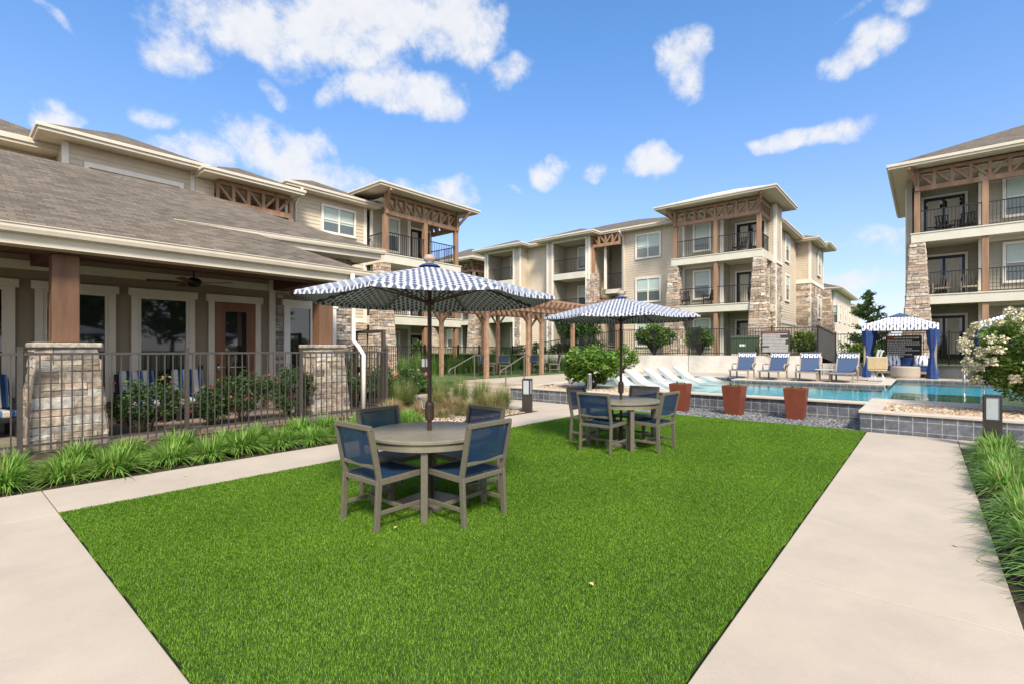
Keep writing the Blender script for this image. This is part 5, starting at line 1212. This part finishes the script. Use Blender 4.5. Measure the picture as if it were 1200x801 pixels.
for i in range(12): z = 1.42+i*.074; m.box(26.146,26.152,4.94+(.35 if i in (9,10) else .12 if i in (5,6,7) else 0)+r.uniform(0,.05),6.08-(.3 if i in (3,) else 0),z,z+.058)
m.build('lettering', 'sign_grey', t); m = MB(off); m.box(26.146,26.152,4.96,6.06,2.335,2.40); m.build('red_heading', 'sign_red', t)
t = thing('transformer_box', 'green metal transformer cabinet behind the pool fence', 'utility box', (28.0,7.35,1.15)); m = MB(); m.box(-.5,.5,-.58,.58,0,.18); m.build('plinth', 'wall_concrete', t)
m = MB(); m.box(-.5,.5,-.58,.58,.18,.98); m.add([(-.54,-.62,.98),(.54,-.62,.98),(.54,.62,.98),(-.54,.62,.98),(-.5,-.58,1.1),(.5,-.58,1.16),(.5,.58,1.16),(-.5,.58,1.1)], [(0,3,2,1),(4,5,6,7),(0,1,5,4),(1,2,6,5),(2,3,7,6),(3,0,4,7)]); m.build('cabinet', 'green_box', t, bevel=.015); m = MB(); m.box(-.506,-.502,-.14,.16,.55,.67); m.build('label_plate', 'sign_white', t)

# ------------------------------------------------------------------ patio lounge chairs
def make_patio_chair():
    t = thing('patio_armchair', '', 'armchair'); m = MB()    # faces -y
    m.box(-.34,.34,-.32,.32,.26,.34)
    for s in (-1,1): m.box(s*.34-.045,s*.34+.045,-.34,.34,.28,.60); m.box(s*.34-.05,s*.34+.05,-.36,.34,.60,.645)
    m.add([(-.34,.26,.3),(.34,.26,.3),(.34,.33,.3),(-.34,.33,.3),(-.34,.40,1.0),(.34,.40,1.0),(.34,.47,1.0),(-.34,.47,1.0)], [(3,2,1,0),(4,5,6,7),(0,1,5,4),(1,2,6,5),(2,3,7,6),(3,0,4,7)]); m.build('frame', 'black_wicker', t, bevel=.015)
    for sx in (-1,1):
        for sy in (-1,1): m = MB(); m.box(sx*.30-.035,sx*.30+.035,sy*.29-.035,sy*.29+.035,0,.26); m.build('leg', 'black_wicker', t)
    m = MB(); m.box(-.29,.29,-.33,.22,.345,.47); m.build('seat_cushion', 'striped_cloth', t, bevel=.03)
    m = MB(); m.add([(-.30,.12,.475),(.30,.12,.475),(.30,.26,.475),(-.30,.26,.475),(-.30,.27,1.07),(.30,.27,1.07),(.30,.40,1.07),(-.30,.40,1.07)], [(3,2,1,0),(4,5,6,7),(0,1,5,4),(1,2,6,5),(2,3,7,6),(3,0,4,7)]); m.build('back_cushion', 'striped_cloth', t, bevel=.035); return t
pc = make_patio_chair(); gq = 'striped armchairs on the clubhouse patio'
adopt(pc, (2.80,12.35,.04), .10, 'black wicker patio armchair with blue striped cushions, the middle one, below the second window', gq); dup(pc, (3.68,12.35,.04), -.05, 'black wicker patio armchair with blue striped cushions, nearest the door', group=gq); dup(pc, (.62,12.2,.04), .15, 'black wicker patio armchair with blue striped cushions, by the left frame edge', group=gq)
# balcony chairs
def make_bchair(mt='dark_metal'):
    t = thing('balcony_chair', '', 'chair'); m = MB()
    m.box(-.28,.28,-.28,.28,.36,.42)
    for s in (-1,1): m.tube([(s*.28,-.26,.0),(s*.28,-.26,.62),(s*.28,.26,.64)], .022, 6)
    m.build('frame', mt, t); m = MB()
    for i in range(5): x = -.22+i*.11; m.bar((x,.25,.40),(x,.38,1.0),.05,.02)
    m.bar((-.26,.38,1.0),(.26,.38,1.0),.06,.03); m.build('backrest', mt, t); return t
bc = make_bchair(); wc = make_bchair('wicker'); gx = 'chairs standing on the apartment balconies'
pts = [(11.45,30.25,4.15,'dark chair on the middle balcony of the centre block, left bay'),(9.9,30.2,4.15,'dark chair on the middle balcony of the centre block, beside the middle post'),(7.6,30.7,4.15,'dark chair on the middle balcony of the centre block, behind the stone pier'),(8.3,30.5,7.1,'dark chair on the top balcony of the centre block'),
       (-.6,30.8,4.02,'brown wicker chair on the middle balcony of the right block, left of the door'),(-1.5,30.8,4.02,'brown wicker chair on the middle balcony of the right block, nearer the post'),(-.7,30.8,6.92,'dark chair on the top balcony of the right block, left one'),(-1.45,30.9,6.92,'dark chair on the top balcony of the right block, right one')]
for i, (y, x, z, lb) in enumerate(pts):
    a = -math.pi/2 + random.Random(i).uniform(-.5,.5)
    if i == 0: adopt(bc, (x,y,z), a, lb, gx)
    elif i == 4: adopt(wc, (x,y,z), a, lb, gx)
    elif i == 5: dup(wc, (x,y,z), a, lb, group=gx)
    else: dup(bc, (x,y,z), a, lb, group=gx)

# ------------------------------------------------------------------ planting
def make_clump(name, n, h, spread, wid, ca, cb, seed, droop=.35, dry=.05, bw=.12):
    g = np.random.default_rng(seed); a = g.uniform(0,6.283,n); r0 = bw*np.sqrt(g.random(n)); P = np.stack([np.cos(a)*r0, np.sin(a)*r0, np.zeros(n)],1)
    k = g.random(n); H = h*(1.05-.45*k)*g.uniform(.75,1.1,n); L = spread*(.15+.95*k)*g.uniform(.7,1.15,n)
    c = leafcols(g,n,ca,cb); d = g.random(n) < dry; c[d] = np.array((.30,.25,.12))
    me = blades(name, P, a+g.normal(0,.45,n), H, L, np.full(n,wid)*g.uniform(.7,1.2,n), c, np.clip(droop*(.3+1.5*k)*g.uniform(.7,1.3,n),0,1.05), 6); me.materials.append(MATS['blade']); return me
def plant(name, me, loc, rz, s, label, cat, group=None):
    o = bpy.data.objects.new(name, me); COL.objects.link(o); o.location = loc; o.rotation_euler = (0,0,rz); o.scale = s if isinstance(s, tuple) else (s,)*3; return tag(o, label, cat, group)
lir = [make_clump('liriope', 460, .43, .44, .020, (.085,.19,.026), (.26,.43,.085), 20+i, .50, .06, .15) for i in range(4)]
lir2 = [make_clump('liriope', 330, .43, .38, .018, (.075,.18,.028), (.26,.42,.10), 30+i, .60, .08, .15) for i in range(4)]
r = random.Random(21); XS = [-.55+i*.52 for i in range(14)]
for i, x in enumerate(XS):
    lab = ('Bright green liriope clump on the path edge, %s from the left along the clubhouse walk' % ORD[i])
    plant('liriope_clump', lir[i%4], (x+r.uniform(-.08,.08),7.88+r.uniform(-.07,.08),-.03), r.uniform(0,6.3), r.uniform(.88,1.12), lab, 'liriope', 'liriope clumps along the clubhouse walk')
XS = [.05+i*.6 for i in range(12)]
for i, x in enumerate(XS):
    plant('liriope_clump', lir[(i+2)%4], (x+r.uniform(-.1,.1),8.62+r.uniform(-.1,.1),-.03), r.uniform(0,6.3), r.uniform(.85,1.1), 'Liriope clump in the second row nearer the patio fence, %s from the left' % ORD[i], 'liriope', 'liriope clumps in the second row')
XS = [4.4+i*.42 for i in range(15)]
for i, x in enumerate(XS):
    plant('liriope_clump', lir2[i%4], (x+r.uniform(-.06,.06),-.74+r.uniform(-.08,.05),-.03), r.uniform(0,6.3), r.uniform(.9,1.15), 'Arching liriope clump spilling over the right walk, %s from the camera' % ORD[i], 'liriope', 'liriope clumps along the right walk')
arch = []
for i in range(2):
    g = np.random.default_rng(300+i); n = 9; a = math.pi*.8+g.normal(0,.9,n); P = np.stack([g.uniform(-.1,.1,n), g.uniform(-.05,.1,n), np.zeros(n)],1)
    me = blades('blade', P, a, g.uniform(.30,.46,n), g.uniform(.40,.62,n), np.full(n,.011), leafcols(g,n,(.05,.12,.03),(.16,.28,.08)), g.uniform(.75,1.0,n), 10); me.materials.append(MATS['blade']); arch.append(me)
for i, x in enumerate((5.2,6.3,7.5,8.8)):
    plant('liriope_strands', arch[i%2], (x,-.62,-.03), .5*i, 1, 'Loose long liriope strands arching over the right walk edge, %s from the camera' % ORD[i], 'liriope', 'loose liriope strands over the right walk')
XS = [7.0+i*.5 for i in range(7)]
for i, x in enumerate(XS):
    plant('liriope_clump', lir2[(i+1)%4], (x+r.uniform(-.06,.06),-1.3+r.uniform(-.08,.08),-.03), r.uniform(0,6.3), r.uniform(.95,1.2), 'Liriope clump in the back row of the right bed, %s from the camera' % ORD[i], 'liriope', 'liriope clumps in the back row of the right bed')
orn = [make_clump('orn', 1300, .50, .46, .008, (.26,.18,.10), (.47,.35,.22), 41, .62, .35, .17), make_clump('orn', 1300, .60, .52, .008, (.15,.17,.06), (.36,.31,.15), 42, .58, .3, .17), make_clump('orn', 900, .95, .66, .008, (.11,.17,.05), (.27,.31,.12), 43, .3, .15, .15)]
for i, (x, y, k, s, lb) in enumerate(((6.75,9.35,0,1.15,'Pinkish tan fountain grass mound behind the umbrella pole'),(7.9,9.55,0,1.1,'Tan fountain grass mound near the gravel'),(8.35,8.95,0,1.15,'Pinkish tan fountain grass mound at the middle of the gravel bed'),(7.6,8.5,1,.5,'Small olive grass tuft in the pale gravel'),(9.0,8.35,1,1.2,'Olive and tan grass mound left of the bollard light'),(9.5,9.1,2,1.0,'Tall green feathery grass behind the olive mound'),(8.9,10.1,2,1.0,'Green feathery grass in front of the concrete steps'),(8.0,10.7,2,.95,'Green feathery grass in front of the rose shrub'),(7.3,10.1,1,.8,'Olive grass mound between the gate and the gravel'),(9.35,10.4,1,.8,'Olive grass mound by the steps handrail'),(9.75,8.55,2,.8,'Green grass right behind the bollard light'),(8.6,9.75,1,1.15,'Olive grass mound at the heart of the gravel bed'),(9.6,10.0,2,.95,'Tall green grass at the far end of the gravel bed by the step walk'),(8.25,8.35,1,.95,'Small olive mound at the walk edge in front of the gravel'),(7.15,9.75,0,1.0,'Tan grass mound tucked beside the patio fence corner'),(7.4,9.0,0,.95,'Low pinkish grass mound at the near edge of the gravel bed'),(8.5,11.0,2,.95,'Green feathery grass between the rose shrub and the steps'))):
    plant('ornamental_grass', orn[k], (x,y,-.03), r.uniform(0,6.3), s, lb, 'ornamental grass', 'ornamental grasses in the gravel bed')
tall = [make_clump('tall', 300, 1.15, .45, .016, (.06,.14,.03), (.17,.28,.08), 51+i, .12, .08, .28) for i in range(2)]
N = 0; spots = [(13.4+i*.85, 17.6+r.uniform(-.2,.2)) for i in range(11)] + [(22.6+r.uniform(-.2,.3), 16.9-i*.75) for i in range(5)]
for i, (x, y) in enumerate(spots):
    plant('tall_grass', tall[i%2], (x,y,.36), r.uniform(0,6.3), r.uniform(.85,1.1), 'Tall upright green grass behind the pergola, %s from the left' % ORD[i], 'tall grass', 'tall grasses behind the pergola')
# shrubs
def shrub(name, label, cat, loc, Rxyz, nl, lr, n, size, ca, cb, seed, stem_h, stems=5, group=None, flowers=None, trunk_r=.03, upbias=.6, aspect=.55, low=None):
    g = np.random.default_rng(seed); t = thing(name, label, cat, loc, 0, group); R3 = np.array(Rxyz); c = np.array((0,0,stem_h+R3[2]))
    C, r_ = lumps(g, c, R3*.85, nl, lr)
    if low is not None: C[:,2] = np.maximum(C[:,2], low)
    P, ci = crown_points(g, C, r_, n); me = leaves('foliage', P, size, leafcols(g,n,ca,cb,ci,nl), g, upbias, aspect); link('foliage', me, 'leaf', t)
    m = MB(); rr = random.Random(seed)
    idx = g.choice(nl, min(stems*2, nl), replace=False)
    for k in idx:
        q = C[k]; b = (rr.uniform(-.06,.06), rr.uniform(-.06,.06), 0); mid = (q[0]*.35+rr.uniform(-.05,.05), q[1]*.35+rr.uniform(-.05,.05), q[2]*.5); m.tube([b, mid, tuple(q)], [trunk_r, trunk_r*.7, trunk_r*.3], 6)
    m.build('stem', 'bark', t, smooth=True)
    if flowers:
        fm, nf, fs, cols = flowers; d = g.normal(size=(nf,3)); d[:,2] = d[:,2]*.8+.25; d += np.array((-.35,-.10,0)); d /= np.linalg.norm(d,axis=1,keepdims=True); f0 = {}
        for k in range(nf):
            p = c + d[k]*R3*1.06; mt = cols[k % len(cols)]; key = mt
            if key not in f0:
                f0[key] = fm(fs, seed+len(f0)); f0[key].materials.append(MATS[mt])
            o = bpy.data.objects.new('flower', f0[key]); COL.objects.link(o); o.parent = t; o.location = p; o.rotation_euler = (g.uniform(-.6,.6), g.uniform(-.6,.6), g.uniform(0,6)); s = g.uniform(.7,1.2); o.scale = (s,s,s)
    return t
def bloom(s, seed):
    g = np.random.default_rng(seed); n = 22; P = np.clip(g.normal(0,.26,(n,3)),-.32,.32)*s; return leaves('flower', P, s*.9, np.ones((n,3)), g, .2, .8)
def panicle(s, seed):
    g = np.random.default_rng(seed); n = 56; P = np.clip(g.normal(0,1,(n,3)),-1.2,1.2)*np.array((.34,.34,.30))*s; return leaves('flower', P, s*.34, np.ones((n,3)), g, .3, .8)
GR = ((.022,.055,.018),(.075,.135,.045)); gr_ = 'rose shrubs behind the patio fence'
for i, (x, y, rx, rz_, sd, lb) in enumerate(((2.5,10.75,.62,.46,61,'rose shrub with pink blooms in front of the striped armchairs'),(1.0-1.6,10.9,.5,.45,62,'rose shrub left of the stone column base'),(4.2,10.9,.75,.45,63,'low wide rose shrub below the patio door'),(5.05,10.6,.50,.52,64,'rose shrub with red blooms left of the second stone column'),(6.55,10.95,.6,.62,65,'rose shrub behind the pickets near the tall gate'),(3.6,10.85,.35,.30,66,'small rose shrub between the two patio posts'))):
    shrub('rose_bush', 'Dark green '+lb, 'rose bush', (x,y,-.02), (rx,.42,rz_), 30, .17, 2300, .064, (.03,.075,.022), (.11,.19,.06), sd, .18, 6, gr_, (bloom, 7 if i != 3 else 9, .045, ['rose_pink','rose_salmon']), .014)
for i, (x, y, rx, rz_, sd, lb) in enumerate(((8.25,11.55,.75,.55,67,'large rose shrub with salmon blooms right of the tall gate'),(9.35,11.9,.6,.42,68,'rounded rose shrub beside the steps handrail'))):
    shrub('rose_bush', 'Mid green '+lb, 'rose bush', (x,y,-.02), (rx,.6,rz_), 40, .17, 3400, .065, (.03,.075,.02), (.11,.19,.055), sd, .12, 6, gr_, (bloom, 16, .055, ['rose_salmon','rose_pink']), .014)
shrub('round_bush', 'Glossy bright green round bush growing in the left raised planter', 'bush', (12.9,7.75,.33), (.98,.98,.62), 76, .19, 5600, .115, (.055,.13,.02), (.22,.36,.06), 71, .14, 6, None, None, .03, .7, .6)
shrub('round_bush', 'Small green bush half hidden behind the umbrella pole', 'bush', (22.2,11.5,.38), (.85,.85,.6), 34, .2, 2000, .13, (.07,.15,.025), (.21,.34,.07), 72, .15, 4)
shrub('round_tree', 'Dense rounded dark green shrub tree behind the pool fence by the farther umbrella', 'shrub', (26.6,11.8,1.2), (1.15,1.15,.70), 60, .26, 4800, .15, (.05,.105,.022), (.19,.29,.065), 73, .42, 8, None, None, .05)
shrub('round_tree', 'Small rounded shrub behind the mesh gate in the pool fence', 'shrub', (27.6,9.6,1.2), (.8,.8,.62), 36, .24, 2200, .15, (.05,.105,.022), (.18,.28,.065), 74, .3, 6, None, None, .04)
for i, (x, y, rx, ry, rz_, lb) in enumerate(((27.6,5.7,.6,.85,.52,'Yellow green hedge shrub left of the grey notice board'),(27.6,4.5,.6,.7,.55,'Yellow green hedge shrub right of the grey notice board'),(30.2,2.35,.7,1.1,.45,'Bright green hedge shrub between the dark gate and the left cabana'))):
    shrub('hedge_shrub', lb, 'shrub', (x,y,1.2 if i < 2 else .86), (rx,ry,rz_), 40, .22, 2600, .12, (.075,.13,.02), (.22,.30,.05), 80+i, .1, 5, 'hedge shrubs behind the pool fence', None, .02)
for i in range(6):
    shrub('hedge_shrub', 'Dark low hedge shrub behind the pergola, %s from the left' % ORD[i], 'shrub', (27.9+r.uniform(-.3,.3),24.5-i*1.55,.5+.1*i), (.8,.9,.55), 26, .24, 900, .15, (.025,.055,.018), (.075,.125,.04), 90+i, .1, 3, 'low hedge shrubs in front of the centre block', None, .02)
shrub('privet_shrub', 'Large privet shrub covered in cream flower clusters, at the right frame edge', 'shrub', (13.35,-1.62,.33), (1.04,1.04,.86), 150, .20, 19000, .085, (.09,.16,.03), (.30,.40,.11), 75, .24, 7, None, (panicle, 84, .15, ['cream_flower']), .035, .6, .5)
# trees
def tree(name, label, loc, H, Rxy, Rz, nl, lr, n, size, ca, cb, seed, tr):
    g = np.random.default_rng(seed); t = thing(name, label, 'tree', loc); c = np.array((0,0,H-Rz)); C, r_ = lumps(g, c, (Rxy*.85,Rxy*.85,Rz*.85), nl, lr)
    P, ci = crown_points(g, C, r_, n); link('crown', leaves('crown', P, size, leafcols(g,n,ca,cb,ci,nl), g, .5), 'leaf', t)
    m = MB(); m.tube([(0,0,-.1),(.03,.02,H*.3),(-.03,.0,H*.6),(0,0,H*.85)], [tr, tr*.8, tr*.5, tr*.15], 8)
    for k in g.choice(nl, min(9, nl), replace=False): q = C[k]; m.tube([(0,0,min(H*.6, q[2]*.55)), (q[0]*.5,q[1]*.5,q[2]*.82), tuple(q)], [tr*.4, tr*.25, tr*.1], 6)
    m.build('trunk', 'bark', t, smooth=True); return t
tree('young_tree', 'Young leafy green tree behind the pergola in front of the centre block', (27.0,17.6,.9), 3.5, 1.25, 1.25, 46, .34, 2600, .19, (.03,.075,.02), (.10,.18,.05), 101, .07)
tree('young_tree', 'Slim young tree by the stair bay of the centre block', (29.3,17.4,1.1), 3.4, .8, 1.2, 26, .3, 1200, .18, (.035,.08,.02), (.12,.20,.05), 102, .06)
tree('patio_shrub_tree', 'Small leafy tree against the ground floor of the left block behind the black fence', (15.6,19.2,.25), 1.7, .55, .7, 24, .2, 1100, .12, (.03,.07,.02), (.10,.17,.05), 103, .03)
def conifer(label, loc, H, R0, seed):
    g = np.random.default_rng(seed); t = thing('conifer', label, 'tree', loc); m = MB(); m.tube([(0,0,-.2),(0,0,H*.98)], [.13,.02], 8); P = []
    for k in range(64):
        z = H*(.10+.88*(k/64)); L = R0*(1-(k/64))**.8*g.uniform(.65,1.1)+.12; a = g.uniform(0,6.283); tip = np.array((math.cos(a)*L, math.sin(a)*L, z+L*.28)); b = np.array((0,0,z))
        m.tube([tuple(b), tuple(b+(tip-b)*.6-np.array((0,0,.03*L))), tuple(tip)], [.03,.02,.006], 5)
        n = int(60*L/R0)+16; s = g.uniform(.15,1,n)[:,None]; P.append(b+(tip-b)*s+g.normal(0,.085,(n,3))*(.6+.6*L/R0))
    P = np.concatenate(P); n = len(P); link('crown', leaves('crown', P, .26, leafcols(g,n,(.14,.25,.10),(.34,.48,.19)), g, .5, .45), 'leaf', t); m.build('trunk', 'bark', t, smooth=True)
conifer('Dark green spreading conifer standing between the two blocks behind the left cabana', (40.0,2.9,.7), 4.7, 1.7, 110)
# trees on the viewer's side: only seen as reflections in the clubhouse glass
for i, (x, y) in enumerate(((-3,-13),(4,-16),(11,-15),(18,-19),(-11,-9),(0.5,-18),(7.5,-19),(14.5,-18),(-7,-15))):
    tree('street_tree', 'Broad green tree on the viewer side, reflected in the clubhouse windows, %s from the left' % ORD[i], (x,y,-.1), 7.5, 3.2, 2.8, 60, .8, 2600, .42, (.03,.075,.02), (.10,.17,.045), 120+i, .16)
# fallen leaves
for i, (x, y, lb) in enumerate(((4.95,-.30,'Tiny dry leaf on the right walk close to the liriope'),(5.2,-.18,'Second tiny dry leaf on the right walk, slightly farther out'),(2.0,6.9,'Tiny dry leaf on the clubhouse walk'),(2.55,3.45,'Tiny dry leaf on the turf beside the front left chair'),(2.75,1.65,'Tiny dry leaf alone on the open turf'))):
    m = MB(); m.add([(-.022,0,0),(0,-.012,.006),(.024,0,.002),(0,.013,.008)], [(0,1,2,3)]); o = m.build('fallen_leaf', 'leaf_litter', None, loc=(x,y,.036 if i > 2 else .003)); o.rotation_euler = (0,.1,1.1*i); tag(o, lb, 'leaf')
